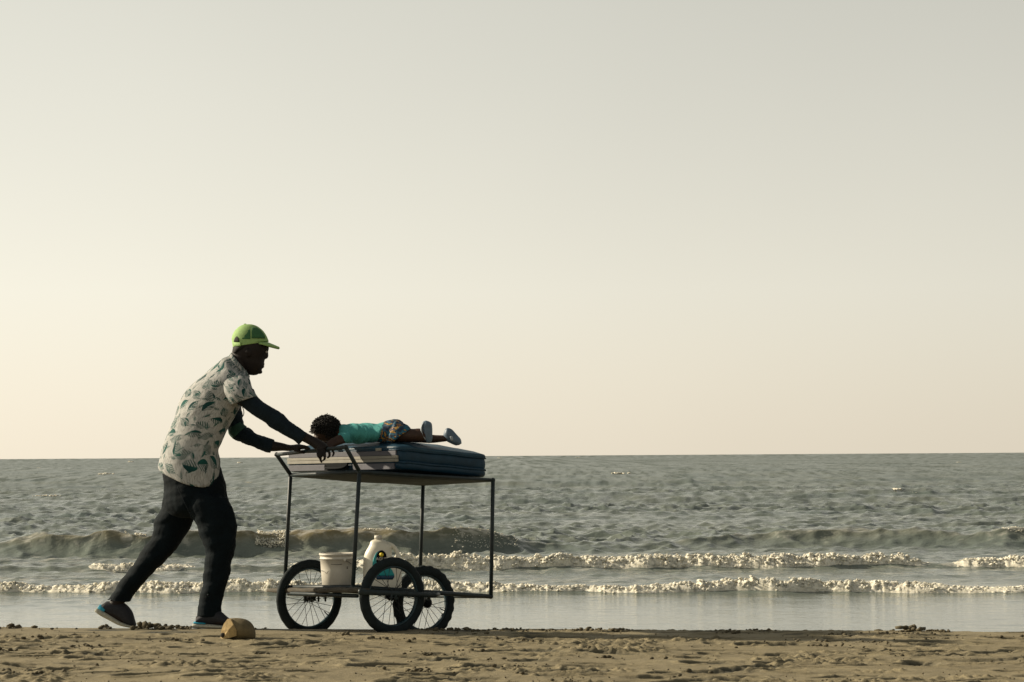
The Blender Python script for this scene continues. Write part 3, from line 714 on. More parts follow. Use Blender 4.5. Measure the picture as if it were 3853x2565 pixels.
# thin dark scratches printed on the bucket wall
for (x0, y0, x1, y1, x2, y2) in ((1250, 2119, 1272, 2121, 1292, 2119), (1229, 2151, 1234, 2154, 1240, 2145), (1210, 2146, 1216, 2145, 1222, 2147), (1309, 2133, 1312, 2138, 1311, 2128)):
    bm = bmesh.new(); pts = []
    for x_, y_ in ((x0, y0), (x1, y1), (x2, y2)):
        q = P(x_, y_, bY); hr = .0925 + .006 * (q.z - bz) / hgt; dx = max(-.999, min(.999, (q.x - ctr.x) / hr)); pts.append(Vector((q.x, ctr.y - hr * math.sqrt(1 - dx * dx) - .001, q.z)))
    tube(bm, pts, .0012, 5, 3); obj('scuff_mark', finish(bm), M['black'], bk)

# ------------------------------------------------------------------ jug
jY = 12.38; jc = P(1440, 2200, jY); jz = zb(jc) + .0135
jug = empty('water_jug', (jc.x, jc.y, jz), 'white plastic water jug with a teal and black label behind the near wheel', 'jug')
jl = [(2028, 1411, 1434, .014), (2034, 1397, 1450, .030), (2040, 1393, 1458, .038), (2050, 1390, 1474, .044), (2062, 1383, 1475, .050), (2078, 1374, 1474, .054), (2092, 1370, 1477, .056), (2102, 1368, 1502, .058), (2112, 1367, 1507, .059), (2140, 1366, 1511, .060), (2180, 1366, 1511, .060)]
sc_ = [sec(x1, y, x2, y, jY, t_, 2.5) for y, x1, x2, t_ in jl]
e = P(1366, 2180, jY); f_ = P(1511, 2180, jY)
sc_.append((Vector(((e.x + f_.x) / 2, jY, jz + .006)), Vector(((f_.x - e.x) / 2, 0, 0)), Vector((0, .060, 0)), 2.5)); sc_.append((Vector(((e.x + f_.x) / 2, jY, jz)), Vector(((f_.x - e.x) / 2 * .94, 0, 0)), Vector((0, .056, 0)), 2.5))
bm = bmesh.new(); loft(bm, sc_, 36, 2); obj('jug_body', finish(bm), M['jug'], jug)
bm = bmesh.new(); tube(bm, [P(1452, 2044, jY), P(1473, 2051, jY), P(1487, 2064, jY), P(1496, 2082, jY), P(1500, 2108, jY)], [.013, .013, .012, .012, .014], 14, 4); obj('jug_handle', finish(bm), M['jug'], jug)
bm = bmesh.new(); loft(bm, [sec(1409, 2027, 1437, 2026, jY, .021), sec(1408, 2022, 1437, 2021, jY, .0215), sec(1409, 2014, 1436, 2014, jY, .021)], 24, 1); obj('screw_cap', finish(bm), M['white'], jug)
def jug_front(x, y, off=.0015):
    k = 0
    while k < len(jl) - 2 and jl[k + 1][0] < y: k += 1
    y0, a0, b0_, t0 = jl[k]; y1, a1_, b1_, t1 = jl[k + 1]; s = min(1, (y - y0) / (y1 - y0)); xa, xb, tt = a0 + (a1_ - a0) * s, b0_ + (b1_ - b0_) * s, t0 + (t1 - t0) * s
    u = max(-.98, min(.98, (x - (xa + xb) / 2) / ((xb - xa) / 2))); q = P(x, y, jY); q.y = jY - tt * (1 - abs(u) ** 2.5) ** (1 / 2.5) - off; s2 = q.y / jY
    return Vector((q.x * s2, q.y, CAMZ + (q.z - CAMZ) * s2))
def patch(name, rows, mat, parent, surf, off, nc=10):
    """rows: (y, x_left, x_right) -> thin raised patch that follows a curved surface"""
    bm = bmesh.new(); g = []
    for y, xa, xb in rows: g.append([bm.verts.new(surf(xa + (xb - xa) * i / nc, y, off)) for i in range(nc + 1)])
    for a_, b_ in zip(g[:-1], g[1:]):
        for i in range(nc): bm.faces.new((a_[i], a_[i + 1], b_[i + 1], b_[i]))
    ext = bmesh.ops.extrude_face_region(bm, geom=bm.faces[:]); 
    for v in [x for x in ext['geom'] if isinstance(x, bmesh.types.BMVert)]: v.co.y += off + .001
    return obj(name, finish(bm), mat, parent)
def arch(x0, x1, y0, y1, n=9, pw=2.0):
    cxm = (x0 + x1) / 2; w = (x1 - x0) / 2; return [(y0 + (y1 - y0) * (1 - math.cos(math.pi / 2 * i / n)), cxm - w * math.sin(math.pi / 2 * max(i, .35) / n), cxm + w * math.sin(math.pi / 2 * max(i, .35) / n)) for i in range(n + 1)]
patch('label', arch(1401, 1460, 2072, 2128) + [(2145, 1401, 1476), (2160, 1405, 1483), (2168, 1412, 1483)], M['teal'], jug, jug_front, .0012, 14)
patch('label_base', [(2165, 1412, 1484), (2172, 1414, 1483), (2180, 1418, 1477)], M['navy'], jug, jug_front, .0018)
patch('label_arch', arch(1416, 1455, 2070, 2098) + [(2112, 1416, 1457), (2122, 1417, 1458)], M['black'], jug, jug_front, .0022)
bm = bmesh.new(); c = jug_front(1435, 2087, .004); tube(bm, [c, c + Vector((0, .003, 0))], .0125, 20); obj('label_disc', finish(bm), M['yellow'], jug)
fc = bpy.data.curves.new('label_text', 'FONT'); fc.body = 'AGUA'; fc.size = .0235; fc.align_x = 'CENTER'; fc.extrude = .0004; fc.offset = .0004
to = bpy.data.objects.new('tmp', fc); COL.objects.link(to); dg = bpy.context.evaluated_depsgraph_get(); tm = bpy.data.meshes.new_from_object(to.evaluated_get(dg)); bpy.data.objects.remove(to)
tp = jug_front(1436, 2107, .0045); tm.transform(Matrix.Translation(tp) @ Matrix.Rotation(R(90), 4, 'X')); obj('label_text', tm, M['white'], jug, smooth=False)

# ------------------------------------------------------------------ padded case
K = P(1509, 1768, 12.23); Lc = P(1078, 1777, 12.87); Rc = P(1838, 1798, 12.73); Fc = Lc + Rc - K
case = empty('padded_case', K, 'large blue padded case with silver side bands lying on top of the cart', 'padded case')
def slab(z0, z1, rad, grow, edge, topbulge=0, mat=None, name='pad', n=9, m=5):
    """rounded rectangular cushion over the four base corners"""
    cs = [K, Rc, Fc, Lc]; cen = sum(cs, Vector()) / 4; ring = []
    for i in range(4):
        p0, p1, p2 = cs[i - 1], cs[i], cs[(i + 1) % 4]; d0 = (p0 - p1).normalized(); d1 = (p2 - p1).normalized(); o_ = -(d0 + d1).normalized() * grow * 1.41
        a_, c_ = p1 + d0 * rad + o_, p1 + d1 * rad + o_
        for j in range(n): t_ = j / (n - 1); ring.append(a_ * (1 - t_) ** 2 + (p1 + o_) * 2 * t_ * (1 - t_) + c_ * t_ ** 2)
        nx = cs[(i + 1) % 4]; no = (nx - cs[(i + 2) % 4]).normalized()
    full = []
    for i in range(len(ring)):
        q, r_ = ring[i], ring[(i + 1) % len(ring)]; full.append(q)
        if (q - r_).length > .1:
            for j in range(1, 14): full.append(q.lerp(r_, j / 14))
    bm = bmesh.new(); rows = []
    for j in range(2 * m + 1):
        a = -math.pi / 2 + math.pi * j / (2 * m); off = edge * (1 - math.cos(a)); z = (z0 + z1) / 2 + (z1 - z0) / 2 * math.sin(a)
        row = []
        for i, q in enumerate(full):
            d = (q - cen); d.z = 0; d.normalize(); row.append(bm.verts.new(q - d * off + Vector((0, 0, z + .0025 * math.sin(i * .9) * abs(math.cos(a))))))
        rows.append(row)
    for a_, b_ in zip(rows[:-1], rows[1:]):
        for i in range(len(full)): bm.faces.new((a_[i], a_[(i + 1) % len(full)], b_[(i + 1) % len(full)], b_[i]))
    # domed top
    prev = rows[-1]; tops = [v.co.copy() for v in prev]; c0 = sum(tops, Vector()) / len(tops)
    for s in (.9, .75, .55, .3):
        row = [bm.verts.new(c0 + (t_ - c0) * s + Vector((0, 0, topbulge * (1 - s ** 2.4) + (.003 * math.sin(i * .7 + s * 9) if topbulge else 0)))) for i, t_ in enumerate(tops)]
        for i in range(len(full)): bm.faces.new((prev[i], prev[(i + 1) % len(full)], row[(i + 1) % len(full)], row[i]))
        prev = row
    cv = bm.verts.new(c0 + Vector((0, 0, topbulge)))
    for i in range(len(full)): bm.faces.new((prev[i], prev[(i + 1) % len(full)], cv))
    cv = bm.verts.new(cen + Vector((0, 0, z0)))
    for i in range(len(full)): bm.faces.new((rows[0][(i + 1) % len(full)], rows[0][i], cv))
    o_ = obj(name, finish(bm), mat, case); return full
slab(.004, .054, .06, .002, .022, 0, M['blue'], 'lower_pad'); slab(.044, .122, .05, .000, .018, 0, M['blue'], 'middle_pad')
slab(.112, .138, .07, .006, .013, .060, M['blue_top'], 'top_cushion')
ringp = slab(.040, .052, .06, .006, .004, 0, M['blue'], 'piping')
slab(.110, .119, .06, .006, .004, 0, M['blue'], 'piping')
# silver bands along the face that looks back along the cart
ab = (Lc - K).normalized(); nb = ab.cross(Vector((0, 0, 1))); nb = nb if nb.y < 0 else -nb; nb.z = 0; nb.normalize(); Lf = (Lc - K).length
def band(name, s0, s1, z0, z1, mat, out, b=.0015):
    c = K + ab * Lf * (s0 + s1) / 2 + Vector((0, 0, (z0 + z1) / 2)) + nb * out; bm = bmesh.new()
    box(bm, c, ab * Lf * (s1 - s0) / 2, nb * .006, Vector((0, 0, (z1 - z0) / 2)), b); return obj(name, finish(bm), mat, case, smooth=False)
band('side_band', .035, .97, .084, .110, M['lilac'], .004); band('side_band', .02, .98, .066, .0825, M['silver'], .007); band('side_band', .02, .98, .048, .0645, M['silver'], .006)
band('side_band', .05, .40, .006, .040, M['lilac'], .003)
hc = K + ab * Lf * .53 - up * .014; bm = bmesh.new(); tube(bm, [hc + ab * -.09 + nb * .012 + up * .058, hc + ab * -.085 + nb * .03 + up * .040, hc + ab * -.04 + nb * .038 + up * .032, hc + ab * .04 + nb * .038 + up * .032, hc + ab * .085 + nb * .03 + up * .040, hc + ab * .09 + nb * .012 + up * .058], [.005, .006, .007, .007, .006, .005], 10, 4)
obj('carry_handle', finish(bm), M['black'], case)
band('side_band', .62, .97, .006, .040, M['lilac'], .003)
band('handle_plate', .43, .63, .008, .048, M['black'], .020)
bm = bmesh.new(); c = K + ab * Lf * .175 + nb * .012 + up * .119; box(bm, c, ab * .022, nb * .004, up * .008, .002); obj('zip_tab', finish(bm), M['silver'], case)

# ------------------------------------------------------------------ the man
man = P(700, 2362, 12.25)
bm = bmesh.new()
MY = 12.25
hs_ = [(1224, 922, 948, .026), (1232, 902, 972, .048), (1246, 887, 989, .066), (1265, 878, 1001, .075), (1290, 877, 1008, .078), (1308, 877, 1012, .078), (1322, 877, 1009, .077), (1336, 878, 1003, .073), (1350, 884, 997, .068), (1364, 900, 994, .064), (1376, 908, 992, .058), (1388, 917, 986, .050), (1400, 928, 977, .040), (1410, 938, 967, .026)]
loft(bm, [sec(x1, y, x2, y, MY, t_, 2.2) for y, x1, x2, t_ in hs_], 28, 2, dome=.003)
loft(bm, [sec(875, 1312, 945, 1386, MY, .056), sec(870, 1334, 930, 1402, MY, .058), sec(855, 1358, 915, 1425, MY, .066), sec(830, 1390, 900, 1450, MY, .09)], 20, 2)
# nose, lips, brow, ears
loft(bm, [sec(998, 1318, 1009, 1316, MY, .010), sec(996, 1332, 1010, 1333, MY, .014), sec(990, 1343, 1010, 1341, MY, .019), sec(990, 1350, 1005, 1349, MY, .017)], 12, 2)
for y_, x_, h_ in ((1370, 986, 5), (1380, 985, 6)): ball(bm, P(x_, y_, MY), .016, .024, .0075, 2)
ball(bm, P(985, 1399, MY) + Vector((-.012, 0, 0)), .017, .02, .012, 2)
ball(bm, P(1001, 1311, MY), .016, .045, .007, 2)
for s in (-1, 1):
    e = P(936, 1326, MY + s * .076); ball(bm, e, .015, .008, .026, 2); ball(bm, e + Vector((-.006, s * .006, .006)), .011, .007, .018, 2)
    ball(bm, P(996, 1324, MY + s * .03), .010, .014, .007, 2)
# torso core and legs inside the clothes
loft(bm, [sec(860, 1370, 915, 1430, MY, .10), sec(790, 1420, 915, 1470, MY, .165), sec(720, 1500, 880, 1530, MY, .150), sec(670, 1590, 845, 1600, MY, .135), sec(635, 1680, 815, 1680, MY, .14), sec(635, 1790, 825, 1790, MY, .145), sec(640, 1870, 830, 1870, MY, .14)], 20, 2)
loft(bm, [sec(640, 1850, 770, 1880, 12.34, .08), sec(600, 1980, 700, 1990, 12.36, .07), sec(540, 2080, 625, 2085, 12.37, .058), sec(462, 2195, 528, 2200, 12.38, .045), sec(412, 2262, 462, 2276, 12.38, .034), sec(385, 2290, 440, 2306, 12.38, .034)], 16, 3)
loft(bm, [sec(720, 1860, 850, 1880, 12.16, .08), sec(755, 1990, 872, 1985, 12.14, .07), sec(785, 2070, 872, 2065, 12.14, .058), sec(778, 2180, 848, 2180, 12.14, .045), sec(765, 2290, 815, 2290, 12.14, .034), sec(748, 2335, 800, 2335, 12.14, .033)], 16, 3)
# feet
loft(bm, [sec(372, 2288, 392, 2268, 12.38, .028), sec(400, 2316, 440, 2280, 12.38, .036), sec(455, 2345, 478, 2310, 12.38, .040), sec(495, 2353, 505, 2338, 12.38, .034)], 12, 3)
loft(bm, [sec(738, 2350, 738, 2318, 12.14, .028), sec(780, 2352, 790, 2300, 12.14, .036), sec(830, 2353, 832, 2325, 12.13, .042), sec(865, 2354, 866, 2343, 12.12, .034)], 12, 3)
# near arm (right) and far arm (left)
loft(bm, [sec(840, 1450, 915, 1420, 12.10, .07), sec(880, 1510, 945, 1475, 12.08, .052), sec(955, 1552, 1002, 1525, 12.08, .046), sec(1000, 1585, 1048, 1552, 12.09, .042), sec(1046, 1618, 1092, 1588, 12.10, .038), sec(1090, 1640, 1128, 1613, 12.11, .033), sec(1137, 1660, 1160, 1631, 12.12, .026), sec(1170, 1678, 1190, 1646, 12.12, .028), sec(1189, 1694, 1220, 1663, 12.12, .036), sec(1205, 1702, 1235, 1676, 12.12, .040)], 16, 3, dome=.006)
loft(bm, [sec(835, 1480, 905, 1460, 12.40, .06), sec(858, 1560, 908, 1550, 12.42, .046), sec(868, 1622, 915, 1592, 12.42, .044), sec(908, 1660, 938, 1618, 12.41, .040), sec(975, 1688, 990, 1645, 12.37, .036), sec(1020, 1698, 1028, 1658, 12.34, .029), sec(1062, 1696, 1064, 1666, 12.32, .024), sec(1090, 1697, 1092, 1673, 12.30, .030), sec(1122, 1692, 1124, 1670, 12.28, .038), sec(1140, 1690, 1142, 1674, 12.27, .036)], 16, 3, dome=.005)
def finger(pts, r): 
    q = [P(*p) for p in pts]; tube(bm, q, [r, r * .97, r * .9, r * .72][:len(q)], 10, 3)
# near hand: fingers curl over the bar and hang down, thumb under the palm side
finger([(1212, 1692, 12.085), (1208, 1712, 12.06), (1206, 1728, 12.065), (1211, 1740, 12.075)], .0088)
finger([(1220, 1690, 12.105), (1222, 1708, 12.07), (1222, 1724, 12.075), (1216, 1732, 12.09)], .0088)
finger([(1228, 1687, 12.13), (1238, 1700, 12.09), (1240, 1714, 12.095), (1232, 1722, 12.11)], .0085)
finger([(1232, 1683, 12.15), (1250, 1692, 12.12), (1256, 1706, 12.115), (1250, 1716, 12.12)], .0078)
finger([(1200, 1690, 12.10), (1196, 1702, 12.07), (1197, 1714, 12.05), (1201, 1722, 12.06)], .0092)
# far hand: flat over the bar
finger([(1134, 1677, 12.25), (1150, 1680, 12.24), (1162, 1686, 12.235), (1168, 1695, 12.24)], .0086)
finger([(1135, 1679, 12.275), (1152, 1682, 12.265), (1164, 1689, 12.26), (1168, 1698, 12.265)], .0086)
finger([(1134, 1680, 12.295), (1150, 1683, 12.29), (1161, 1690, 12.285), (1164, 1699, 12.29)], .0084)
finger([(1130, 1682, 12.315), (1144, 1685, 12.31), (1154, 1691, 12.305), (1156, 1699, 12.31)], .0076)
finger([(1105, 1690, 12.27), (1122, 1697, 12.25), (1136, 1701, 12.245), (1146, 1704, 12.25)], .0090)
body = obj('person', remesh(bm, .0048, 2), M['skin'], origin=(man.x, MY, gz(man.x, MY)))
tag(body, 'person in a green cap and leaf print shirt leaning forward to push the cart', 'person')
def part(name, me, mat, parent=body, **k): return obj(name, me, mat, parent, **k)
# eyes
for s in (-1, 1):
    bm = bmesh.new(); ball(bm, P(1003, 1323, MY + s * .031), .0085, .0105, .0085, 2); part('eye', bm, simple('eye', (.35, .33, .30), .2, .05) if s < 0 else bpy.data.materials['eye'])
bm = bmesh.new(); loft(bm, [sec(877, 1288, 990, 1286, MY, .0785), sec(876, 1302, 975, 1300, MY, .0790), sec(876, 1316, 940, 1313, MY, .0775), sec(878, 1330, 905, 1328, MY, .060)], 20, 2); part('hair', finish(bm), M['hair'])

# trousers
bm = bmesh.new()
loft(bm, [sec(622, 1745, 818, 1735, MY, .150), sec(612, 1786, 832, 1775, MY, .158), sec(617, 1825, 846, 1815, MY, .165), sec(613, 1870, 858, 1862, MY, .168), sec(625, 1915, 862, 1900, MY, .155), sec(680, 1945, 800, 1945, MY, .10)], 24, 3)
loft(bm, [sec(613, 1850, 770, 1870, 12.33, .095), sec(607, 1915, 750, 1925, 12.35, .098), sec(590, 1948, 733, 1950, 12.355, .096), sec(581, 1975, 716, 1985, 12.36, .094), sec(568, 2016, 694, 2024, 12.365, .088), sec(545, 2050, 670, 2056, 12.37, .082), sec(524, 2086, 634, 2092, 12.37, .078), sec(502, 2124, 598, 2130, 12.375, .074), sec(464, 2176, 560, 2172, 12.38, .070), sec(443, 2207, 528, 2205, 12.38, .066), sec(418, 2236, 508, 2236, 12.38, .062), sec(398, 2257, 494, 2268, 12.38, .060)], 20, 3)
loft(bm, [sec(700, 1850, 862, 1870, 12.17, .095), sec(705, 1905, 876, 1910, 12.15, .100), sec(727, 1955, 887, 1955, 12.14, .100), sec(742, 1991, 890, 1990, 12.14, .096), sec(766, 2044, 889, 2030, 12.14, .088), sec(777, 2060, 886, 2058, 12.14, .082), sec(772, 2102, 878, 2102, 12.14, .078), sec(768, 2145, 874, 2145, 12.14, .075), sec(763, 2187, 863, 2187, 12.14, .071), sec(760, 2221, 850, 2221, 12.14, .068), sec(752, 2256, 838, 2256, 12.14, .064), sec(747, 2290, 832, 2290, 12.14, .062), sec(742, 2318, 836, 2322, 12.14, .062)], 20, 3)
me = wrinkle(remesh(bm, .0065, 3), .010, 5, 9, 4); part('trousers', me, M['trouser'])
bm = bmesh.new(); pts = [P(x, y, 12.0) for x, y in ((668, 1830), (690, 1880), (712, 1925), (726, 1955))]
pts = [Vector((p.x * k_, p.y * k_, CAMZ + (p.z - CAMZ) * k_)) for p, k_ in zip(pts, (1.008, 1.005, 1.004, 1.006))]
tube(bm, pts, .0022, 6, 3); part('trouser_seam', finish(bm), M['trouser'])

# shirt: open tubes with a hem and sleeves
bm = bmesh.new(); uvl = bm.loops.layers.uv.new('UVMap')
ts = [(872, 1334, 926, 1398, .062), (858, 1342, 928, 1408, .080), (838, 1350, 931, 1418, .110), (800, 1379, 936, 1440, .165), (756, 1417, 936, 1466, .192), (712, 1455, 924, 1502, .190), (680, 1503, 904, 1537, .178), (656, 1562, 880, 1578, .170), (635, 1618, 858, 1615, .168), (613, 1668, 838, 1660, .170), (598, 1715, 822, 1692, .172), (591, 1752, 826, 1735, .174), (596, 1768, 825, 1770, .174)]
tsec = [sec(a_, b_, c_, d_, MY, t_, 2.3) for a_, b_, c_, d_, t_ in ts]
for q in range(3, len(tsec)): tsec[q] = (tsec[q][0], tsec[q][1] * .975, tsec[q][2] + Vector((-.042, 0, 0)), tsec[q][3])
rings = loft(bm, tsec, 64, 4, cap=False, uv=uvl)
# curved shirt tails: near and far sides hang lower
nrg = len(rings)
for q, (ring, _) in enumerate(rings):
    w_ = max(0, (q - (nrg - 13)) / 12.0)
    for i, v in enumerate(ring):
        th = 2 * math.pi * i / 64; s_ = abs(math.sin(th)) ** 1.3
        v.co.z -= w_ ** 1.2 * .085 * s_ * (1 + .55 * math.cos(th))
loft(bm, [sec(790, 1400, 925, 1392, 12.22, .06), sec(810, 1420, 930, 1404, 12.185, .085), sec(828, 1446, 937, 1421, 12.13, .092), sec(844, 1476, 946, 1450, 12.085, .086), sec(860, 1503, 958, 1475, 12.07, .080), sec(873, 1524, 970, 1490, 12.075, .078)], 40, 4, cap=False, uv=uvl)
loft(bm, [sec(812, 1420, 915, 1412, 12.32, .07), sec(825, 1455, 912, 1445, 12.42, .080), sec(842, 1500, 910, 1500, 12.425, .078), sec(846, 1540, 906, 1535, 12.425, .072)], 40, 4, cap=False, uv=uvl)
m_ = bpy.data.meshes.new('shirt'); bm.to_mesh(m_); bm.free()
n_ = len(m_.vertices); 
sh = wrinkle(m_, .0075, 7, 5, 14, lambda co: .35 + .65 * sstep(1.55, 1.2, co[:, 2]) + .4 * sstep(1.05, .95, co[:, 2]))
shirt = part('shirt', sh, M['shirt']); sd = shirt.modifiers.new('thick', 'SOLIDIFY'); sd.thickness = .003; sd.offset = 0
# collar
bm = bmesh.new(); uvl = bm.loops.layers.uv.new('UVMap')
loft(bm, [sec(868, 1336, 930, 1406, MY, .070), sec(872, 1328, 928, 1396, MY, .066), sec(869, 1331, 934, 1404, MY, .074), sec(860, 1344, 938, 1420, MY, .082)], 40, 2, cap=False, uv=uvl)
cl = part('collar', bm, M['shirt']); sd = cl.modifiers.new('thick', 'SOLIDIFY'); sd.thickness = .003
# dark arm sleeves
bm = bmesh.new()
loft(bm, [sec(868, 1500, 955, 1462, 12.075, .066), sec(898, 1522, 966, 1488, 12.08, .062), sec(947, 1557, 1004, 1521, 12.08, .054), sec(993, 1589, 1051, 1548, 12.09, .049), sec(1038, 1621, 1095, 1585, 12.10, .044), sec(1083, 1644, 1130, 1611, 12.11, .039), sec(1108, 1660, 1146, 1623, 12.115, .036), sec(1124, 1674, 1158, 1630, 12.12, .034)], 20, 3)
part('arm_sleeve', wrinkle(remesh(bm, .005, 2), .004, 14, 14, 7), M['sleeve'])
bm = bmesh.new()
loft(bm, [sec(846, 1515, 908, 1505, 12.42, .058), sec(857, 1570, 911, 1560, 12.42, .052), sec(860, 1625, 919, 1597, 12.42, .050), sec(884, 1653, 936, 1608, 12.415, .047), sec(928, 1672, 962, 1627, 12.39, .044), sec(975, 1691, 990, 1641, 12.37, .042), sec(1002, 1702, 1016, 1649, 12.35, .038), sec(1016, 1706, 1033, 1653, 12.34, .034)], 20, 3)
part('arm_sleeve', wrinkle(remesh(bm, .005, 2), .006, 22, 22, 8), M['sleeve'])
bm = bmesh.new(); loft(bm, [sec(859, 1612, 914, 1584, 12.42, .053), sec(860, 1632, 919, 1597, 12.418, .053), sec(878, 1652, 928, 1603, 12.415, .051)], 24, 3); part('sleeve_band', finish(bm), M['band'])
bm = bmesh.new(); tube(bm, [P(912, 1530, 12.2), P(917, 1545, 12.2), P(917, 1558, 12.2), P(912, 1568, 12.2)], .0025, 6, 4); part('cord_loop', finish(bm), M['sleeve'])

# cap: crown, netting panels, back strap, brim
cpl = [(1220, 922, 948, .022), (1224, 908, 962, .040), (1232, 896, 976, .056), (1244, 884, 990, .070), (1258, 876, 1000, .079), (1272, 872, 1007, .083), (1284, 873, 1011, .084), (1294, 875, 1006, .084), (1304, 876, 985, .083)]
def cap_tilt(x, y): return y - (x - 940) * .065
bm = bmesh.new(); loft(bm, [sec(x1, y + .03 * (1000 - x1) * (y > 1285), x2, y - (9 if y > 1290 else 0), MY, t_, 2.15) for y, x1, x2, t_ in cpl[:-1]] + [sec(876, 1307, 1001, 1289, MY, .083, 2.15)], 32, 3); cap = part('cap', finish(bm), M['cap'])
def cap_surf(x, y, off):
    k = 0
    while k < len(cpl) - 2 and cpl[k + 1][0] < y: k += 1
    y0, a0, b0_, t0 = cpl[k]; y1, a1_, b1_, t1 = cpl[k + 1]; s = max(0, min(1, (y - y0) / (y1 - y0))); xa, xb, tt = a0 + (a1_ - a0) * s, b0_ + (b1_ - b0_) * s, t0 + (t1 - t0) * s
    u = max(-.97, min(.97, (x - (xa + xb) / 2) / ((xb - xa) / 2))); d = tt * (1 - abs(u) ** 2.15) ** (1 / 2.15) + off; q = P(x, y, MY); k2 = (MY - d) / MY
    return Vector((q.x * k2, q.y * k2, CAMZ + (q.z - CAMZ) * k2))
patch('netting_panel', [(1237, 922, 941), (1243, 908, 942), (1251, 899, 942), (1262, 894, 942), (1272, 900, 942), (1275, 906, 942)], M['mesh'], cap, cap_surf, .0028)
patch('netting_panel', [(1231, 948, 966), (1240, 947, 980), (1252, 947, 990), (1263, 947, 997), (1272, 947, 998)], M['mesh'], cap, cap_surf, .0028)
patch('strap_opening', [(1265, 889, 892), (1272, 883, 896), (1280, 880, 899), (1286, 879, 900)], M['hair'], cap, cap_surf, .009, 6)
patch('snap_strap', [(1288, 878, 906), (1295, 877, 907), (1302, 877, 905)], M['cap'], cap, cap_surf, .010, 6)
bm = bmesh.new(); ball(bm, P(922, 1220, MY), .009, .009, .005, 2); part('cap_button', bm, M['cap'], cap)
bm = bmesh.new(); g = []
for i in range(9):
    u = i / 8
    row = []
    for j in range(13):
        v = -1 + 2 * j / 12; w_ = .078 * math.sqrt(max(0, 1 - (u * .97) ** 2.6)) + .004 * (1 - u)
        q = P(1000 + 49 * u, 1287 + 20 * u ** 1.05, MY + 0); drop = -.010 * (v * v) * (1 - .3 * u); back = -.030 * v * v * (1 - u)
        row.append(bm.verts.new(q + Vector((back, v * w_, drop))))
    g.append(row)
for a_, b_ in zip(g[:-1], g[1:]):
    for j in range(12): bm.faces.new((a_[j], a_[j + 1], b_[j + 1], b_[j]))
br = part('brim', finish(bm), M['cap'], cap); sd = br.modifiers.new('thick', 'SOLIDIFY'); sd.thickness = .009; sd.offset = 0

# shoes
def shoe(rows_up, rows_sole, lining, Y):
    bm = bmesh.new(); loft(bm, [sec(*r) for r in rows_up], 16, 3, dome=.004); s_ = part('shoe', finish(bm), M['shoe'])
    bm = bmesh.new(); loft(bm, [sec(*r, 2.6) for r in rows_sole], 16, 3, dome=.004); part('sole', finish(bm), M['sole'], s_)
    bm = bmesh.new(); loft(bm, [sec(*r) for r in lining], 12, 3); part('lining', finish(bm), M['cyan'], s_); return s_
Yr = 12.38
shoe([(378, 2292, 400, 2262, Yr, .032), (398, 2310, 432, 2262, Yr, .040), (428, 2328, 468, 2268, Yr, .043), (458, 2344, 496, 2296, Yr, .046), (486, 2354, 506, 2328, Yr, .046), (504, 2358, 512, 2348, Yr, .036)],
     [(357, 2300, 366, 2286, Yr, .030), (376, 2314, 388, 2294, Yr, .038), (410, 2332, 422, 2314, Yr, .040), (445, 2350, 454, 2334, Yr, .046), (480, 2359, 484, 2347, Yr, .050), (508, 2362, 510, 2353, Yr, .040)],
     [(368, 2287, 378, 2274, Yr, .030), (376, 2295, 394, 2278, Yr, .0375), (392, 2303, 402, 2290, Yr, .041)], Yr)
Yn = 12.13
shoe([(736, 2350, 742, 2322, Yn, .034), (752, 2350, 762, 2306, Yn, .040), (790, 2350, 806, 2288, Yn, .043), (826, 2350, 832, 2300, Yn, .046), (850, 2352, 852, 2318, Yn, .048), (876, 2354, 878, 2338, Yn, .040), (890, 2356, 890, 2348, Yn, .03)],
     [(722, 2361, 728, 2344, Yn, .034), (740, 2363, 742, 2342, Yn, .042), (780, 2364, 780, 2345, Yn, .042), (820, 2364, 820, 2349, Yn, .048), (860, 2364, 860, 2352, Yn, .052), (892, 2362, 892, 2352, Yn, .038)],
     [(728, 2345, 731, 2338, Yn, .034), (745, 2348, 746, 2337, Yn, .043), (775, 2349, 776, 2340, Yn, .0435)], Yn)

# ------------------------------------------------------------------ the child, lying face down on the case
CY = 12.45
bm = bmesh.new(); hc_ = P(1228, 1617, CY)
ball(bm, hc_, .076, .070, .070, 3); ball(bm, hc_ + Vector((-.045, 0, -.045)), .030, .045, .03, 2)
loft(bm, [sec(1255, 1605, 1255, 1650, CY, .032), sec(1285, 1606, 1290, 1660, CY, .07), sec(1330, 1598, 1330, 1664, CY, .085), sec(1400, 1600, 1400, 1662, CY, .075), sec(1450, 1592, 1450, 1662, CY, .080), sec(1495, 1588, 1495, 1662, CY, .085), sec(1525, 1606, 1520, 1662, CY, .075)], 20, 3)
# near leg, bent up at the ankle; far leg straight
loft(bm, [sec(1500, 1595, 1495, 1662, 12.39, .05), sec(1545, 1612, 1542, 1662, 12.37, .043), sec(1580, 1611, 1590, 1660, 12.36, .037), sec(1604, 1624, 1604, 1656, 12.36, .028)], 14, 3, dome=.006)
loft(bm, [sec(1500, 1600, 1495, 1662, 12.52, .05), sec(1560, 1618, 1556, 1664, 12.53, .042), sec(1620, 1634, 1618, 1667, 12.53, .032), sec(1668, 1637, 1660, 1663, 12.53, .026), sec(1690, 1640, 1682, 1660, 12.53, .024)], 14, 3, dome=.006)
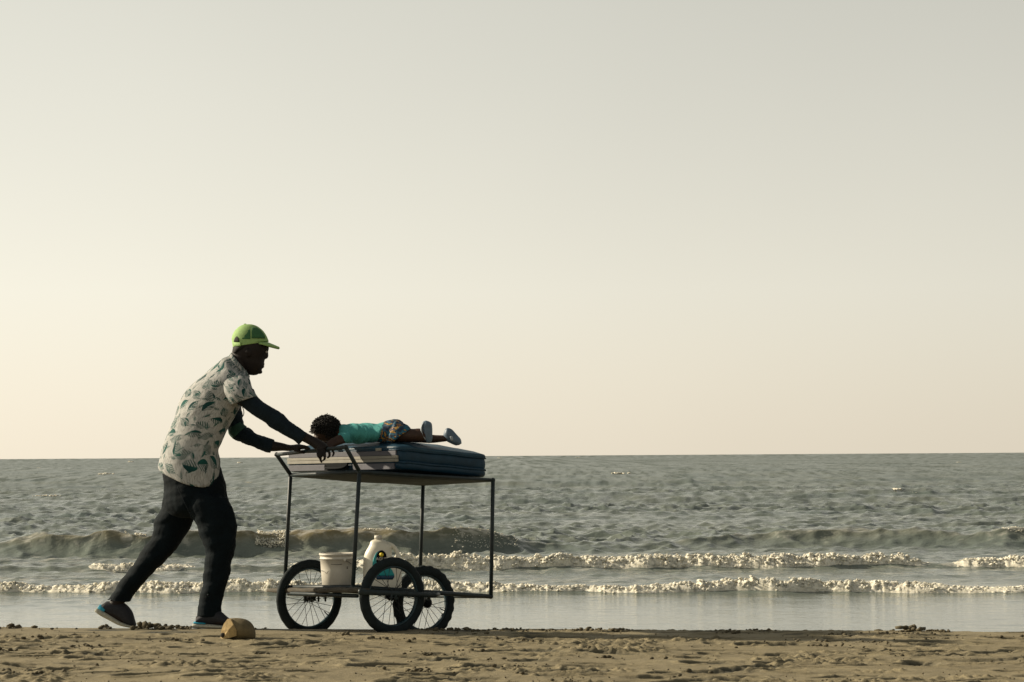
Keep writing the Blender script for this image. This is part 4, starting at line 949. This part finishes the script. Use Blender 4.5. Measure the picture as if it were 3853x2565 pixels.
# near arm stretched forward over the edge, far arm folded
loft(bm, [sec(1300, 1630, 1308, 1664, 12.36, .030), sec(1272, 1636, 1296, 1668, 12.33, .026), sec(1240, 1654, 1262, 1680, 12.30, .021), sec(1230, 1664, 1248, 1688, 12.28, .019), sec(1222, 1672, 1238, 1690, 12.27, .018)], 12, 3, dome=.004)
loft(bm, [sec(1300, 1630, 1308, 1664, 12.54, .030), sec(1250, 1640, 1262, 1668, 12.60, .024), sec(1215, 1655, 1222, 1676, 12.58, .018)], 12, 3)
for k_ in range(4):
    q0 = P(1230 - k_ * 1.5, 1678 + k_ * 1.5, 12.255 + .013 * k_); tube(bm, [q0, q0 + Vector((-.012, -.012, -.008)), q0 + Vector((-.016, -.016, -.020)), q0 + Vector((-.015, -.014, -.030))], [.0058, .0056, .005, .004], 8, 2)
q0 = P(1240, 1684, 12.26); tube(bm, [q0, q0 + Vector((-.002, -.012, -.012)), q0 + Vector((-.008, -.016, -.02))], [.006, .0055, .0045], 8, 2)
cb = P(1420, 1664, CY)
child = obj('person', remesh(bm, .0045, 2), M['skin_child'], origin=cb)
tag(child, 'small curly haired person in a teal shirt lying face down on the blue case', 'person')
def cpart(name, me, mat, parent=child, **k): return obj(name, me, mat, parent, **k)
# curly hair: a mat over the scalp and many small spiral curls
bm = bmesh.new(); ball(bm, hc_ + Vector((.000, 0, .006)), .078, .075, .071, 3, .05)
rr_ = random.Random(4)
for i in range(1000):
    th = math.acos(1 - 1.55 * rr_.random()); ph = rr_.uniform(0, 6.283)
    d = Vector((math.sin(th) * math.cos(ph), math.sin(th) * math.sin(ph), math.cos(th))); 
    if d.z < -.3 and d.x < 0: continue
    base = hc_ + Vector((.0, 0, .004)) + Vector((d.x * .079, d.y * .076, d.z * .073)); t1 = d.orthogonal().normalized(); t2 = d.cross(t1); Lk = rr_.uniform(.004, .013) + .012 * max(0, math.sin(d.x * 9 + 1) * math.sin(d.z * 8) * math.cos(d.y * 7)); rad = rr_.uniform(.002, .0045); tw = rr_.uniform(0, 6.28)
    pts = [base + d * (Lk * j / 5) + (t1 * math.cos(tw + j * 1.3) + t2 * math.sin(tw + j * 1.3)) * rad for j in range(6)]
    tube(bm, pts, [.0034, .0034, .0031, .0027, .0022, .0016], 5)
hair = cpart('hair', finish(bm), M['hair'])
# T-shirt
bm = bmesh.new()
loft(bm, [sec(1272, 1604, 1270, 1650, CY, .045), sec(1288, 1598, 1292, 1666, CY, .080), sec(1312, 1596, 1312, 1667, CY, .096), sec(1340, 1591, 1340, 1667, CY, .094), sec(1370, 1592, 1370, 1665, CY, .088), sec(1398, 1594, 1396, 1664, CY, .085), sec(1420, 1597, 1416, 1663, CY, .086), sec(1450, 1587, 1424, 1662, CY, .089)], 24, 3)
loft(bm, [sec(1320, 1625, 1325, 1668, 12.37, .035), sec(1290, 1628, 1306, 1668, 12.355, .037), sec(1268, 1630, 1296, 1667, 12.345, .034)], 16, 3)
cpart('t_shirt', wrinkle(remesh(bm, .0045, 2), .006, 26, 8, 15), M['teal_shirt'])
# shorts
bm = bmesh.new()
loft(bm, [sec(1446, 1587, 1420, 1663, CY, .088), sec(1478, 1577, 1440, 1664, CY, .096), sec(1503, 1580, 1455, 1664, CY, .100), sec(1522, 1592, 1470, 1663, CY, .096)], 24, 3)
loft(bm, [sec(1490, 1582, 1455, 1663, 12.39, .052), sec(1520, 1592, 1462, 1664, 12.38, .054), sec(1548, 1612, 1472, 1665, 12.37, .052)], 18, 3)
loft(bm, [sec(1490, 1585, 1470, 1663, 12.51, .052), sec(1548, 1614, 1520, 1666, 12.53, .052)], 18, 4)
cpart('shorts', wrinkle(remesh(bm, .0045, 2), .005, 20, 20, 18), M['shorts'])
# clogs
bm = bmesh.new(); loft(bm, [sec(1594, 1584, 1612, 1584, 12.36, .020), sec(1586, 1596, 1624, 1592, 12.36, .032), sec(1588, 1616, 1627, 1612, 12.36, .035), sec(1592, 1640, 1627, 1634, 12.36, .033), sec(1600, 1656, 1627, 1652, 12.36, .030), sec(1608, 1666, 1622, 1664, 12.36, .020)], 20, 3, dome=.004)
cg = cpart('clog', finish(bm), M['clog'])
bm = bmesh.new(); loft(bm, [sec(1590, 1590, 1600, 1586, 12.36, .025), sec(1583, 1604, 1592, 1602, 12.36, .034), sec(1582, 1622, 1592, 1622, 12.36, .036), sec(1588, 1640, 1598, 1638, 12.36, .034), sec(1598, 1656, 1606, 1652, 12.36, .028)], 16, 3, dome=.003); cpart('clog_sole', finish(bm), M['clog_pale'], cg)
bm = bmesh.new(); loft(bm, [sec(1676, 1614, 1690, 1610, 12.53, .022), sec(1668, 1636, 1702, 1616, 12.53, .031), sec(1676, 1656, 1720, 1636, 12.53, .034), sec(1700, 1670, 1734, 1652, 12.53, .033), sec(1716, 1676, 1737, 1668, 12.53, .024)], 20, 3, dome=.004)
cg = cpart('clog', finish(bm), M['clog'])
bm = bmesh.new(); loft(bm, [sec(1690, 1644, 1704, 1638, 12.512, .020), sec(1694, 1656, 1708, 1650, 12.512, .020), sec(1700, 1660, 1706, 1657, 12.512, .014)], 12, 3); cpart('clog_patch', finish(bm), M['clog_pale'], cg)

# ------------------------------------------------------------------ coconut
kY = 11.36; kc = P(898, 2372, kY)
coco = empty('coconut', (kc.x, kY, gz(kc.x, kY)), 'tan coconut husk with one cut end lying on the sand before the front foot', 'coconut')
bm = bmesh.new()
loft(bm, [sec(838, 2400, 860, 2328, kY, .040, 2.2), sec(846, 2402, 876, 2325, kY, .060, 2.2), sec(868, 2405, 900, 2325, kY, .072), sec(895, 2407, 925, 2330, kY, .076), sec(920, 2407, 945, 2343, kY, .068), sec(940, 2406, 957, 2362, kY, .050), sec(954, 2404, 962, 2384, kY, .026)], 28, 3, dome=.006)
obj('husk', finish(bm), M['husk'], coco)
bm = bmesh.new()
fa = [(829, 2398), (832, 2372), (842, 2346), (856, 2328), (868, 2330), (878, 2350), (890, 2372), (888, 2392), (862, 2400), (838, 2404)]
dep = [11.325, 11.318, 11.315, 11.32, 11.31, 11.287, 11.280, 11.280, 11.287, 11.30]
vv = [bm.verts.new(P(x, y, d_)) for (x, y), d_ in zip(fa, dep)]; cv = bm.verts.new(P(860, 2368, 11.284))
for i in range(len(vv)): bm.faces.new((vv[i], vv[(i + 1) % len(vv)], cv))
g_ = bmesh.ops.extrude_face_region(bm, geom=bm.faces[:])
for v in [x for x in g_['geom'] if isinstance(x, bmesh.types.BMVert)]: v.co += Vector((.012, .045, 0))
obj('cut_face', finish(bm), M['flesh'], coco, smooth=False)
bm = bmesh.new(); ball(bm, P(838, 2390, 11.305), .012, .010, .014, 2, .12); obj('hollow', bm, M['husk_dark'], coco)
